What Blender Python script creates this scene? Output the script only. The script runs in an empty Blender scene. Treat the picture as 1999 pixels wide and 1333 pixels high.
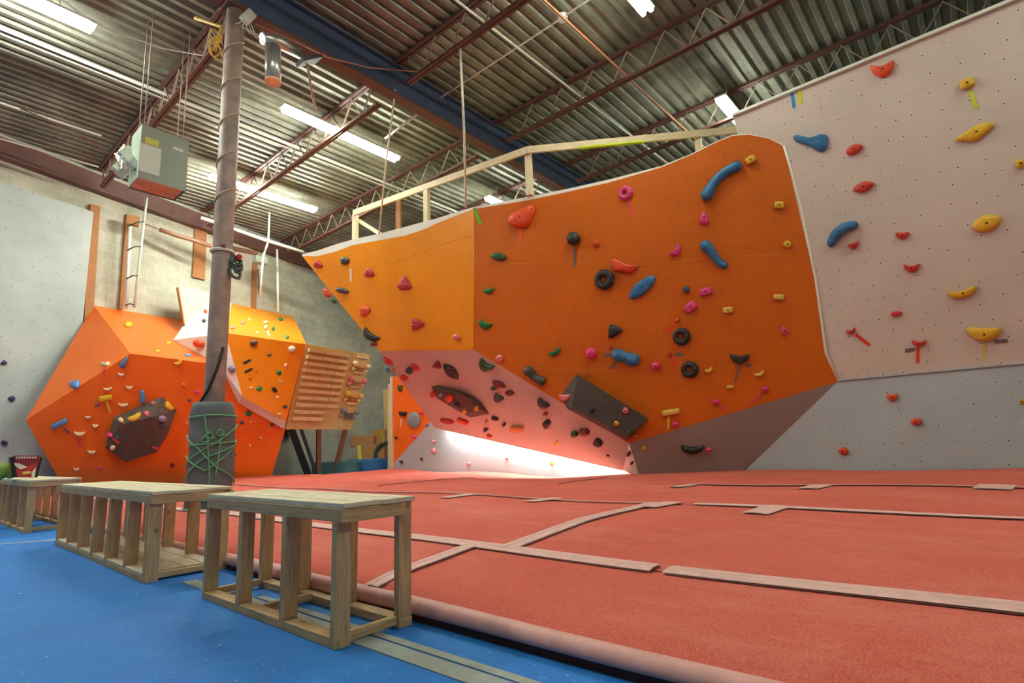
import bpy, bmesh, math, random
from mathutils import Vector, Matrix
from mathutils.bvhtree import BVHTree
random.seed(7)
COL = bpy.context.scene.collection
H = 0.72                       # camera height above the blue floor
F, YAW, PIT, ROL, YC = 1075.0, 0.713, 0.167, 0.035, 692.0
V = Vector

# ------------------------------------------------------------ camera
def basis():
    fh = V((math.cos(YAW), math.sin(YAW), 0)); r = V((math.sin(YAW), -math.cos(YAW), 0)); z = V((0, 0, 1))
    f = fh*math.cos(PIT) + z*math.sin(PIT); u = -fh*math.sin(PIT) + z*math.cos(PIT)
    return r*math.cos(ROL) - u*math.sin(ROL), r*math.sin(ROL) + u*math.cos(ROL), f
CR, CU, CF = basis()
EYE = V((0, 0, H))
def ray(x, y): return CR*((x-1000)/F) + CU*(-(y-YC)/F) + CF
def onz(x, y, z):
    d = ray(x, y); return EYE + d*((z-H)/d.z)
def onx(x, y, X):
    d = ray(x, y); return EYE + d*(X/d.x)
def ony(x, y, Y):
    d = ray(x, y); return EYE + d*(Y/d.y)
def onpl(x, y, p, n):
    d = ray(x, y); return EYE + d*((V(p)-EYE).dot(n)/d.dot(n))
WALLP, WALLN = V((1, 14, 0)), V((-.27, 1, 0)).normalized()
def onwall(x, y, off=0): return onpl(x, y, WALLP - WALLN*off, WALLN)
def wallY(X): return 14 + .27*(X-1)

cam = bpy.data.cameras.new('camera'); cob = bpy.data.objects.new('camera', cam); COL.objects.link(cob)
cam.sensor_width = 36; cam.sensor_fit = 'HORIZONTAL'; cam.lens = 36*F/1999; cam.shift_y = (YC-666.5)/1999; cam.shift_x = -.5/1999
cam.clip_start = .05; cam.clip_end = 200
m = Matrix((CR, CU, -CF)).transposed().to_4x4(); m.translation = EYE; cob.matrix_world = m
bpy.context.scene.camera = cob

# ------------------------------------------------------------ materials
def lin(c):
    r = [(v/255)/12.92 if v/255 <= .04045 else ((v/255+.055)/1.055)**2.4 for v in c[:3]]
    return (*r, 1)
class N:
    def __init__(s, name):
        s.m = bpy.data.materials.new(name); s.m.use_nodes = True; s.t = s.m.node_tree; s.n = s.t.nodes
        s.b = s.n['Principled BSDF']
    def new(s, typ, **k):
        n = s.n.new(typ)
        for a, v in k.items():
            if a in ('ins',):
                for kk, vv in v.items(): n.inputs[kk].default_value = vv
            else: setattr(n, a, v)
        return n
    def l(s, a, b): s.t.links.new(a, b)
    def uv(s, scale=(1, 1, 1)):
        c = s.new('ShaderNodeUVMap'); m = s.new('ShaderNodeMapping'); m.inputs['Scale'].default_value = scale
        s.l(c.outputs[0], m.inputs[0]); return m.outputs[0]
    def obj(s, scale=(1, 1, 1)):
        c = s.new('ShaderNodeTexCoord'); m = s.new('ShaderNodeMapping'); m.inputs['Scale'].default_value = scale
        s.l(c.outputs['Object'], m.inputs[0]); return m.outputs[0]
    def noise(s, vec, scale, det=4, rough=.6):
        n = s.new('ShaderNodeTexNoise'); n.inputs['Scale'].default_value = scale; n.inputs['Detail'].default_value = det; n.inputs['Roughness'].default_value = rough
        s.l(vec, n.inputs['Vector']); return n.outputs['Fac']
    def ramp(s, fac, stops):
        r = s.new('ShaderNodeValToRGB'); e = r.color_ramp.elements
        while len(e) < len(stops): e.new(.5)
        for i, (p, c) in enumerate(stops): e[i].position = p; e[i].color = c
        s.l(fac, r.inputs[0]); return r.outputs['Color']
    def mix(s, fac, a, b, mode='MIX'):
        n = s.new('ShaderNodeMix', data_type='RGBA', blend_type=mode)
        if isinstance(fac, (int, float)): n.inputs[0].default_value = fac
        else: s.l(fac, n.inputs[0])
        for i, v in ((6, a), (7, b)):
            if isinstance(v, tuple): n.inputs[i].default_value = v
            else: s.l(v, n.inputs[i])
        return n.outputs[2]
    def math(s, op, a, b=None, c=None):
        n = s.new('ShaderNodeMath', operation=op)
        for i, v in enumerate((a, b, c)):
            if v is None: continue
            if isinstance(v, (int, float)): n.inputs[i].default_value = v
            else: s.l(v, n.inputs[i])
        return n.outputs[0]
    def bump(s, h, strength=.3, dist=.01):
        n = s.new('ShaderNodeBump'); n.inputs['Strength'].default_value = strength; n.inputs['Distance'].default_value = dist
        s.l(h, n.inputs['Height']); s.l(n.outputs[0], s.b.inputs['Normal'])
    def base(s, c):
        if isinstance(c, tuple): s.b.inputs['Base Color'].default_value = c
        else: s.l(c, s.b.inputs['Base Color'])
    def rough(s, r): s.b.inputs['Roughness'].default_value = r
def mul(c, k): return (c[0]*k, c[1]*k, c[2]*k, 1)
def WHITE(v=1): return (v, v, v, 1)

def m_plain(name, rgb, rough=.6, var=.12, scale=6, metal=0, bump=0):
    k = N(name); c = lin(rgb); o = k.obj()
    f = k.noise(o, scale)
    k.base(k.ramp(f, [(.25, mul(c, 1-var)), (.75, mul(c, 1+var))])); k.rough(rough); k.b.inputs['Metallic'].default_value = metal
    if bump: k.bump(k.noise(o, scale*8), bump, .005)
    return k.m
def m_wall(name, rgb, sx=.25, sy=.25, hole=True, rough=.5, dirt=.1, seams=True, chalk=.12, halo=0.0, spec=.4):
    """painted plywood climbing panel: bolt holes, panel seams, scuffs"""
    k = N(name); c = lin(rgb); uv = k.uv()
    f = k.noise(uv, .9, 5); col = k.ramp(f, [(.3, mul(c, 1-dirt)), (.7, mul(c, 1+dirt*.5))])
    fine = k.noise(uv, 45, 3); col = k.mix(.12, col, k.ramp(fine, [(.35, mul(c, .75)), (.65, mul(c, 1.2))]))
    ch = k.noise(uv, 3.2, 6, .75)
    chf = k.ramp(ch, [(.58, WHITE(0)), (.8, WHITE(chalk))]); col = k.mix(chf, col, (.85, .82, .78, 1))
    sep = k.new('ShaderNodeSeparateXYZ'); k.l(uv, sep.inputs[0]); u, v = sep.outputs[0], sep.outputs[1]
    if hole:
        row = k.math('FLOOR', k.math('DIVIDE', v, sy))
        off = k.math('MULTIPLY', k.math('MODULO', k.math('ABSOLUTE', row), 2), .5)
        uu = k.math('ADD', k.math('DIVIDE', u, sx), off)
        cx = k.math('FLOOR', uu)
        comb = k.new('ShaderNodeCombineXYZ'); k.l(cx, comb.inputs[0]); k.l(row, comb.inputs[1])
        wn = k.new('ShaderNodeTexWhiteNoise', noise_dimensions='2D'); k.l(comb.outputs[0], wn.inputs['Vector'])
        ws = k.new('ShaderNodeSeparateColor'); k.l(wn.outputs['Color'], ws.inputs[0])
        fu = k.math('MULTIPLY', k.math('SUBTRACT', k.math('FRACT', uu), k.math('ADD', k.math('MULTIPLY', ws.outputs[0], .5), .25)), sx)
        fv = k.math('MULTIPLY', k.math('SUBTRACT', k.math('FRACT', k.math('DIVIDE', v, sy)), k.math('ADD', k.math('MULTIPLY', ws.outputs[1], .5), .25)), sy)
        d = k.math('SQRT', k.math('ADD', k.math('MULTIPLY', fu, fu), k.math('MULTIPLY', fv, fv)))
        if halo: col = k.mix(k.math('MULTIPLY', k.math('LESS_THAN', d, .022), halo), col, (.85, .82, .8, 1))
        col = k.mix(k.math('MULTIPLY', k.math('LESS_THAN', d, .008), k.math('GREATER_THAN', ws.outputs[2], .12)), col, (.03, .022, .02, 1))
    if seams:
        def line(t, per, w):
            fr = k.math('ABSOLUTE', k.math('SUBTRACT', k.math('FRACT', k.math('DIVIDE', t, per)), .5))
            return k.math('LESS_THAN', fr, w/per/2)
        sm = k.math('MAXIMUM', line(u, 2.44, .006), line(v, 1.22, .008))
        col = k.mix(k.math('MULTIPLY', sm, .35), col, mul(c, .6))
    k.base(col); k.rough(rough); k.b.inputs['Specular IOR Level'].default_value = spec
    k.bump(k.noise(uv, 60, 3), .12, .004)
    return k.m
def m_wood(name, rgb, dark=.5, rough=.7, stain=.25):
    k = N(name); c = lin(rgb); uv = k.uv((1, 1, 1)); st = k.uv((1.2, 16, 16))
    g = k.noise(st, 5, 6, .65); col = k.ramp(g, [(.3, mul(c, dark)), (.5, mul(c, .9)), (.72, mul(c, 1.18))])
    b = k.noise(uv, 3.5, 4); col = k.mix(k.ramp(b, [(.45, WHITE(0)), (.75, WHITE(stain))]), col, mul(lin((90, 80, 68)), 1))
    kn = k.new('ShaderNodeTexVoronoi'); kn.inputs['Scale'].default_value = 3.2; k.l(uv, kn.inputs['Vector'])
    col = k.mix(k.math('MULTIPLY', k.math('LESS_THAN', kn.outputs['Distance'], .045), .75), col, mul(c, .25))
    k.base(col); k.rough(rough); k.bump(g, .3, .003)
    return k.m
def m_floor():
    k = N('blue_rubber_floor'); o = k.obj(); c = lin((0, 104, 190))
    n1 = k.noise(o, 1.3, 6, .7); col = k.ramp(n1, [(.3, lin((0, 98, 188))), (.7, lin((16, 122, 208)))])
    n2 = k.noise(o, 260, 2, .5); col = k.mix(.35, col, k.ramp(n2, [(.35, lin((0, 82, 160))), (.65, lin((50, 150, 226)))]))
    v = k.new('ShaderNodeTexVoronoi'); v.inputs['Scale'].default_value = 30; k.l(o, v.inputs['Vector'])
    sp = k.math('MULTIPLY', k.math('LESS_THAN', v.outputs['Distance'], .10), k.math('GREATER_THAN', k.noise(o, 4, 3), .52))
    col = k.mix(k.math('MULTIPLY', sp, .6), col, lin((190, 205, 215)))
    n3 = k.noise(o, 2.6, 7, .8); col = k.mix(k.ramp(n3, [(.58, WHITE(0)), (.8, WHITE(.4))]), col, lin((150, 185, 205)))
    k.base(col); k.rough(.75); k.bump(n2, .4, .004); return k.m
def m_mat():
    k = N('red_mat_carpet'); o = k.obj(); 
    n1 = k.noise(o, .8, 6, .7); col = k.ramp(n1, [(.3, lin((200, 82, 68))), (.7, lin((222, 112, 94)))])
    n2 = k.noise(o, 170, 3, .6); col = k.mix(.45, col, k.ramp(n2, [(.32, lin((160, 52, 44))), (.68, lin((240, 142, 124)))]))
    n3 = k.noise(k.obj((1, .35, 1)), 2.2, 7, .8); col = k.mix(k.ramp(n3, [(.5, WHITE(0)), (.82, WHITE(.4))]), col, lin((236, 170, 150)))
    k.base(col); k.rough(.9); k.b.inputs['Specular IOR Level'].default_value = .15; k.bump(n2, .7, .006); return k.m
def m_block():
    k = N('concrete_block_wall'); uv = k.uv()
    b = k.new('ShaderNodeTexBrick'); k.l(uv, b.inputs['Vector']); b.offset = .5
    b.inputs['Color1'].default_value = lin((184, 182, 160)); b.inputs['Color2'].default_value = lin((166, 164, 146)); b.inputs['Mortar'].default_value = lin((208, 206, 184))
    b.inputs['Scale'].default_value = 1; b.inputs['Brick Width'].default_value = .4; b.inputs['Row Height'].default_value = .2; b.inputs['Mortar Size'].default_value = .008
    n = k.noise(uv, 1.1, 6, .7); col = k.mix(.55, b.outputs['Color'], k.ramp(n, [(.3, lin((126, 122, 102))), (.7, lin((212, 208, 188)))]), 'MIX')
    k.base(col); k.rough(.9); k.bump(k.math('ADD', k.noise(uv, 60), k.math('MULTIPLY', b.outputs['Fac'], -1)), .35, .006); return k.m
def m_deck():
    k = N('galvanised_roof_deck'); o = k.obj(); n = k.noise(o, 1.5, 5, .7)
    k.base(k.ramp(n, [(.3, lin((102, 103, 88))), (.7, lin((154, 154, 136)))])); k.rough(.5); k.b.inputs['Metallic'].default_value = .25; return k.m
def m_emit(name, col, s):
    k = N(name); k.base((.9, .9, .9, 1)); k.b.inputs['Emission Color'].default_value = col; k.b.inputs['Emission Strength'].default_value = s; return k.m
def m_hold(name, rgb, rough=.5, chalk=.35):
    k = N(name); c = lin(rgb); o = k.obj(); n = k.noise(o, 14, 5, .7)
    col = k.ramp(k.noise(o, 40, 3), [(.3, mul(c, .82)), (.7, mul(c, 1.12))])
    k.base(k.mix(k.ramp(n, [(.55, WHITE(0)), (.8, WHITE(chalk))]), col, (.8, .76, .74, 1))); k.rough(rough); k.bump(k.noise(o, 120, 2), .25, .003); return k.m

MT = dict(
 orange=m_wall('red_orange_paint', (206, 100, 4), .33, .28, halo=0, chalk=.05, rough=.42),
 amber=m_wall('amber_paint', (238, 144, 8), .33, .28, chalk=.05, rough=.36),
 vol_orange=m_wall('orange_volume_paint', (236, 110, 30), hole=False, chalk=.08, seams=False, rough=.42),
 vol_amber=m_wall('amber_volume_paint', (238, 142, 20), hole=False, chalk=.06, seams=False, rough=.5),
 pink=m_wall('pale_pink_paint', (208, 192, 180), .24, .24, halo=.12, chalk=.15, rough=.55),
 salmon=m_wall('salmon_pink_paint', (198, 182, 175), .3, .3, hole=False, chalk=.4, rough=.45, seams=False),
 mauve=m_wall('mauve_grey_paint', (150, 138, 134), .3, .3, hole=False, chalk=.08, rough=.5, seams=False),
 grey=m_wall('light_grey_paint', (172, 180, 184), .26, .24, halo=.12, chalk=.15, rough=.6),
 wallgrey=m_wall('weathered_grey_panel', (176, 184, 180), .3, .3, hole=True, chalk=.2, rough=.7, dirt=.2),
 white=m_wall('white_primer', (240, 236, 224), hole=False, seams=False, chalk=0, rough=.5),
 darkvol=m_wall('charcoal_textured_paint', (82, 78, 72), hole=False, seams=False, chalk=.35, rough=.8, dirt=.25),
 hexvol=m_wall('grey_brown_textured_paint', (96, 86, 78), hole=False, seams=False, chalk=.25, rough=.8, dirt=.3),
 brownvol=m_wall('dark_brown_textured_paint', (98, 80, 74), hole=False, seams=False, chalk=.2, rough=.8),
 ply=m_wood('plywood', (212, 182, 116), .75, .55, .1), pine=m_wood('fresh_pine', (226, 204, 164), .75, .6, .05),
 box=m_wood('weathered_box_lumber', (204, 172, 126), .6, .75, .22), boxtop=m_wood('pale_planks', (232, 220, 188), .6, .8, .15),  # top and floor planks coloured lighter than the box lumber
 rung=m_wood('rung_wood', (232, 210, 160), .8, .55, .1), stud=m_wood('old_stud_wood', (168, 112, 66), .6, .8, .3),
 floor=m_floor(), mat=m_mat(), block=m_block(), deck=m_deck(),
 tape=m_plain('pinkish_seam_tape', (216, 172, 164), .7, .12, 20), binding=m_plain('edge_binding', (214, 158, 150), .6, .12, 14),
 greytape=m_plain('grey_floor_tape', (150, 158, 152), .6, .18, 20), flap=m_plain('mat_side', (58, 26, 28), .8),
 steel=m_plain('red_oxide_steel', (100, 66, 58), .6, .2, 5), webrod=m_plain('web_rod_paint', (176, 156, 140), .6, .15, 5),
 blue_steel=m_plain('blue_girder_paint', (60, 71, 96), .55, .3, 2), pole=m_plain('chipped_brown_pole_paint', (156, 134, 124), .6, .35, 7, bump=.2),
 pipe=m_plain('pale_conduit', (214, 216, 202), .45, .1, 3), ppipe=m_plain('brown_pipe_paint', (142, 100, 80), .5), copper=m_plain('copper_pipe', (196, 128, 92), .45, .1),
 heat=m_plain('grey_heater_enamel', (158, 170, 152), .45, .06, 2), label=m_plain('white_label', (226, 232, 216), .6, .04), ylabel=m_plain('yellow_label', (226, 214, 96), .6, .04),
 glow=m_plain('copper_coloured_louvre', (246, 196, 152), .5, .15, 4), black=m_plain('black', (26, 26, 26), .6), dk=m_plain('dark_grey', (66, 66, 66), .6),
 pad=m_plain('grey_foam_pad', (104, 110, 114), .85, .12, 8, bump=.3), grope=m_plain('green_cord', (104, 182, 138), .7), rope=m_plain('cream_rope', (224, 220, 200), .8),
 cord=m_plain('brown_cord', (196, 166, 144), .8), foil=m_plain('silver_duct', (200, 202, 196), .3, .15, 6, .7), yellowp=m_plain('yellow_gas_paint', (206, 166, 60), .5),
 housing=m_plain('lamp_housing', (220, 220, 210), .5, .03), lamp=m_emit('lit_fluorescent_tube', (.93, 1, .86, 1), 22.0), lamp_strong=m_emit('strong_fluorescent_tube', (.93, 1, .86, 1), 30.0), lamp_boosted=m_emit('brightest_fluorescent_tube', (.95, 1, .9, 1), 72.0), lamp2=m_emit('lit_under_wall_tube', (.9, 1, .97, 1), 75.0),  # roof tube strengths set apart to brighten the left side
 card=m_plain('cardboard', (176, 128, 76), .8), teal=m_plain('teal_bin_liner', (72, 112, 110), .6, .3, 12), bluebin=m_plain('blue_crate', (50, 104, 150), .6, .3, 14),
 tire=m_plain('dark_green_rubber', (44, 62, 54), .7), chalk=m_plain('chalk_crumb', (214, 206, 190), .9), building=m_plain('painted_room_wall', (150, 146, 132), .9, .08, 1),
 bag_red=m_plain('red_bag_cloth', (206, 64, 66), .6), bag_dark=m_plain('maroon_bag_cloth', (140, 36, 50), .6), bag_white=m_plain('white_bag_cloth', (226, 218, 208), .6), green_cloth=m_plain('green_cloth', (120, 144, 62), .8, .3, 9),
 harness=m_plain('grey_green_webbing', (84, 96, 88), .8, .4, 14),
)
HC = dict(yellow=(226, 178, 34), lyellow=(226, 190, 88), blue=(44, 112, 160), sky=(84, 136, 190), slate=(70, 84, 100), pink=(226, 66, 132), hot=(230, 50, 120), lpink=(228, 130, 136), red=(206, 56, 44),
          orange_red=(226, 76, 34), crimson=(184, 44, 56), dred=(126, 36, 40), black=(38, 38, 36), char=(66, 68, 66), green=(28, 120, 62), dgreen=(40, 84, 44), cream=(232, 206, 164), white=(232, 224, 212), purple=(76, 44, 104), lav=(150, 136, 170),
          brown=(96, 58, 44), tan=(200, 128, 62), grey=(132, 146, 154), orange=(230, 138, 40))
HM = {k: m_hold(k+'_resin', v) for k, v in HC.items()}
TC = dict(red=(230, 52, 20), orange=(236, 96, 30), pink=(228, 76, 92), lime=(196, 214, 28), yellow=(220, 196, 60), blue=(30, 128, 180), grey=(112, 98, 96), white=(230, 196, 176), green=(112, 170, 20))
TM = {k: m_plain(k+'_route_tape', v, .6, .06) for k, v in TC.items()}

# ------------------------------------------------------------ mesh builder
class MB:
    def __init__(s): s.v = []; s.f = []; s.uv = []; s.sm = []; s.mi = []
    def poly(s, pts, uvs=None, smooth=False, mi=0):
        i = len(s.v); s.v += [V(p) for p in pts]; s.f.append(list(range(i, i+len(pts))))
        s.uv.append(uvs or [(p[0], p[1]) for p in pts]); s.sm.append(smooth); s.mi.append(mi)
    def grid(s, rows, closed=False, smooth=True, caps=True, uvf=None, mi=0):
        """rows: list of rings with equal point counts (shared vertices)"""
        b = len(s.v); n = len(rows[0])
        for r in rows: s.v += [V(p) for p in r]
        for i in range(len(rows)-1):
            for j in range(n if closed else n-1):
                k = (j+1) % n
                q = [b+i*n+j, b+i*n+k, b+(i+1)*n+k, b+(i+1)*n+j]
                s.f.append(q); s.sm.append(smooth); s.mi.append(mi)
                s.uv.append([(i*.1, j*.1), (i*.1, j*.1+.1), (i*.1+.1, j*.1+.1), (i*.1+.1, j*.1)] if not uvf else [uvf(s.v[t]) for t in q])
        if closed and caps:
            for ring, rev in ((0, True), (len(rows)-1, False)):
                q = [b+ring*n+j for j in range(n)]
                if rev: q.reverse()
                s.f.append(q); s.sm.append(False); s.mi.append(mi); s.uv.append([(0, 0)]*n)
    def board(s, a, b, w, t, side=None, uo=None):
        """lumber from a to b, w = width along 'side', t = thickness"""
        a, b = V(a), V(b); d = (b-a); L = d.length; d.normalize()
        sd = V(side) if side is not None else V((0, 0, 1))
        sd = (sd - d*sd.dot(d)).normalized(); nn = d.cross(sd)
        uo = random.uniform(0, 9) if uo is None else uo
        c = [[p + sd*(i*w/2) + nn*(j*t/2) for i, j in ((-1, -1), (1, -1), (1, 1), (-1, 1))] for p in (a, b)]
        for k in range(4):
            k2 = (k+1) % 4; ww = w if k % 2 == 0 else t; o = uo + k*.37
            s.poly([c[0][k], c[0][k2], c[1][k2], c[1][k]], [(uo, o), (uo, o+ww), (uo+L, o+ww), (uo+L, o)])
        s.poly(list(reversed(c[0])), [(uo+.01*q[0], o+.05*q[1]) for q in ((0, 0), (1, 0), (1, 1), (0, 1))]); s.poly(c[1], [(uo+.01*q[0], o+.05*q[1]) for q in ((0, 0), (1, 0), (1, 1), (0, 1))])
        return s
    def box(s, lo, hi):
        lo, hi = V(lo), V(hi)
        return s.board(V(((lo.x+hi.x)/2, lo.y, (lo.z+hi.z)/2)), V(((lo.x+hi.x)/2, hi.y, (lo.z+hi.z)/2)), hi.z-lo.z, hi.x-lo.x, (0, 0, 1))
    def tube(s, pts, r, n=8, smooth=True):
        pts = [V(p) for p in pts]; rows = []; up = None
        for i, p in enumerate(pts):
            d = (pts[min(i+1, len(pts)-1)] - pts[max(i-1, 0)]).normalized()
            if up is None: up = d.orthogonal().normalized()
            up = (up - d*up.dot(d)).normalized(); w = d.cross(up); rr = r[i] if isinstance(r, (list, tuple)) else r
            rows.append([p + up*(rr*math.cos(2*math.pi*j/n)) + w*(rr*math.sin(2*math.pi*j/n)) for j in range(n)])
        s.grid(rows, closed=True, smooth=smooth); return s
    def capsule(s, pts, r, n=12):
        """tube with rounded ends"""
        pts = [V(p) for p in pts]; P = []; R = []
        d0 = (pts[0]-pts[1]).normalized(); d1 = (pts[-1]-pts[-2]).normalized()
        for a in (.97, .75, .4): P.append(pts[0]+d0*r[0]*a); R.append(r[0]*math.sqrt(1-a*a))
        for p, q in zip(pts, r): P.append(p); R.append(q)
        for a in (.4, .75, .97): P.append(pts[-1]+d1*r[-1]*a); R.append(r[-1]*math.sqrt(1-a*a))
        s.tube(P, R, n); return s
    def hull(s, pts):
        bm = bmesh.new()
        for p in pts: bm.verts.new(p)
        r = bmesh.ops.convex_hull(bm, input=bm.verts)
        bmesh.ops.dissolve_limit(bm, angle_limit=.02, verts=bm.verts, edges=bm.edges)
        bm.normal_update()
        for f in bm.faces:
            n = f.normal; u = V((0, 0, 1)).cross(n)
            u = u.normalized() if u.length > .05 else V((1, 0, 0)); w = n.cross(u)
            s.poly([v.co.copy() for v in f.verts], [(v.co.dot(u), v.co.dot(w)) for v in f.verts])
        bm.free(); return s

def plane_uv(pts):
    n = V((0, 0, 0))
    for i in range(len(pts)): n += V(pts[i]).cross(V(pts[(i+1) % len(pts)]))
    n.normalize(); u = V((0, 0, 1)).cross(n); u = u.normalized() if u.length > .05 else V((1, 0, 0)); w = n.cross(u)
    return lambda p: (V(p).dot(u), V(p).dot(w))
SURF = []
def face(mb, pts, surf=True, mi=0):
    f = plane_uv(pts); mb.poly(pts, [f(p) for p in pts], mi=mi)
    if surf: SURF.append(([V(p) for p in pts], list(range(len(pts)))))
def make(name, mb, mat, parent=None, tagd=None, bevel=0, merge=True):
    if parent is not None: base = parent['_base']; base = V(base)
    else:
        lo = V([min(v[i] for v in mb.v) for i in range(3)]); hi = V([max(v[i] for v in mb.v) for i in range(3)])
        base = V(((lo.x+hi.x)/2, (lo.y+hi.y)/2, lo.z))
    me = bpy.data.meshes.new(name); me.from_pydata([tuple(v-base) for v in mb.v], [], mb.f)
    uvl = me.uv_layers.new(name='UVMap'); k = 0
    for p, uvs, sm, mi in zip(me.polygons, mb.uv, mb.sm, mb.mi):
        p.use_smooth = sm; p.material_index = mi
        for j in range(p.loop_total): uvl.data[k].uv = uvs[j]; k += 1
    for q in (mat if isinstance(mat, list) else [mat]): me.materials.append(q)
    bm = bmesh.new(); bm.from_mesh(me)
    if merge: bmesh.ops.remove_doubles(bm, verts=bm.verts, dist=1e-5)
    bmesh.ops.recalc_face_normals(bm, faces=bm.faces)
    bm.to_mesh(me); bm.free()
    o = bpy.data.objects.new(name, me); COL.objects.link(o)
    if parent is None: o.location = base; o['_base'] = tuple(base)
    else: o.parent = parent; o['_base'] = tuple(base)
    if bevel:
        b = o.modifiers.new('bevel', 'BEVEL'); b.width = bevel; b.segments = 2; b.limit_method = 'ANGLE'
    if tagd: tag(o, *tagd)
    return o
def tag(o, label, cat, group=None, kind=None):
    o['label'] = label; o['category'] = cat
    if group: o['group'] = group
    if kind: o['kind'] = kind
    return o
def struct(name, mb, mat, **k):
    o = make(name, mb, mat, **k); o['kind'] = 'structure'; return o
def thing(name, label, cat, loc, group=None):
    o = bpy.data.objects.new(name, None); COL.objects.link(o); o.location = loc; o.empty_display_size = .1; o['_base'] = tuple(V(loc))
    return tag(o, label, cat, group)

# ------------------------------------------------------------ room shell
CZ = 6.45 + H
def quad_struct(name, pts, mat):
    mb = MB(); face(mb, pts, surf=False); return struct(name, mb, mat)
mb = MB(); mb.poly([(-4, -5, 0), (12.8, -5, 0), (12.8, 18, 0), (-4, 18, 0)]); struct('floor', mb, MT['floor'])
P0, P1 = V((-4, wallY(-4), 0)), V((12.8, wallY(12.8), 0)); up = V((0, 0, CZ+.1))
mb = MB(); face(mb, [P0, P1, P1+up, P0+up], surf=False); struct('wall_left', mb, MT['block'])
mb = MB(); face(mb, [V((12.8, -5, 0)), V((12.8, 18, 0)), V((12.8, 18, CZ+.1)), V((12.8, -5, CZ+.1))], surf=False); struct('wall_far', mb, MT['building'])
mb = MB(); face(mb, [V((-4, -5, 0)), V((-4, 18, 0)), V((-4, 18, CZ+.1)), V((-4, -5, CZ+.1))], surf=False); struct('wall_near', mb, MT['building'])
mb = MB(); face(mb, [V((-4, -5, 0)), V((12.8, -5, 0)), V((12.8, -5, CZ+.1)), V((-4, -5, CZ+.1))], surf=False); struct('wall_right', mb, MT['building'])
# corrugated roof deck
mb = MB(); per = .2; y = -5.0; prof = []
while y < 17.6:
    prof += [(y, 0), (y+.07, 0), (y+.095, .055), (y+.175, .055)]; y += per
rows = [[V((-4, a, CZ+b)) for a, b in prof], [V((12.8, a, CZ+b)) for a, b in prof]]
mb.grid(rows, smooth=False); struct('ceiling', mb, MT['deck'], merge=False)

# open web joists
def joist(X, y0, y1, label):
    t = thing('roof_joist', label, 'joist', (X, (y0+y1)/2, 5.88+H), 'roof joists')
    zt, zb = CZ-.03, 5.9+H
    m1 = MB(); m1.board((X-.035, y0, zt), (X-.035, y1, zt), .055, .05); m1.board((X+.035, y0, zt), (X+.035, y1, zt), .055, .05); make('top_chord', m1, MT['steel'], t)
    m2 = MB(); m2.board((X-.03, y0+.35, zb), (X-.03, y1-.35, zb), .045, .045); m2.board((X+.03, y0+.35, zb), (X+.03, y1-.35, zb), .045, .045); make('bottom_chord', m2, MT['steel'], t)
    m3 = MB(); pts = []; y = math.ceil((y0-2.1)/.67)*.67+2.1
    if y0 > 5: y += .3
    pts.append((X, max(y0, y-.335), zt-.02))
    while y < y1-.2:
        pts.append((X, y, zb)); 
        if y+.335 < y1: pts.append((X, y+.335, zt-.03))
        y += .67
    m3.tube(pts, .016, 6); make('web', m3, MT['webrod'], t)
JX = [(-2.1, 'behind the camera side'), (.3, ''), (2.7, 'meeting the brown steel pole'), (5.12, 'third'), (7.53, ''), (9.9, '')]
jl = {-2.1: 'brown open web roof joist nearest the camera side wall', .3: 'brown open web roof joist at the upper left corner', 2.7: 'brown open web roof joist beside the hanging grey heater',
      5.12: 'brown open web roof joist crossing both middle strip lights', 7.53: 'brown open web roof joist over the wooden railing', 9.9: 'brown open web roof joist ending behind the pale pink wall', 12.2: 'brown open web roof joist furthest from the camera'}
for X in (-2.1, .3, 2.7, 5.12, 7.53, 9.9, 12.2):
    joist(X, -4.95, 6.8, jl[X]+', near side of girder'); joist(X, 6.92, wallY(X)-.15, jl[X]+', far side of girder')
# girder
t = thing('roof_girder', 'blue steel girder with brown bottom flange running under the roof', 'girder', (4.4, 6.86, 5.8+H))
gb = 5.85+H
MB_ = MB(); MB_.board((-4, 6.86, gb+.3), (12.8, 6.86, gb+.3), .5, .05); make('web_plate', MB_, MT['blue_steel'], t)
q = MB(); q.board((-4, 6.86, gb+.02), (12.8, 6.86, gb+.02), .2, .04, (0, 1, 0)); make('bottom_flange', q, MT['steel'], t)
q = MB(); q.board((-4, 6.86, gb+.55), (12.8, 6.86, gb+.55), .22, .03, (0, 1, 0)); make('top_flange', q, MT['blue_steel'], t)
# eave beam along the block wall
def wp(X, z, off=0): return V((X, wallY(X), z)) - WALLN*off
t = thing('eave_beam', 'brown steel beam along the top of the block wall', 'beam', tuple(wp(4, 5.9+H, .1)))
q = MB(); q.board(wp(-3.8, 6.12+H, .1), wp(12.6, 6.12+H, .1), .42, .05); make('beam_web', q, MT['steel'], t)
q = MB(); q.board(wp(-3.8, 5.92+H, .14), wp(12.6, 5.92+H, .14), .03, .16); make('beam_flange', q, MT['steel'], t)

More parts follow.
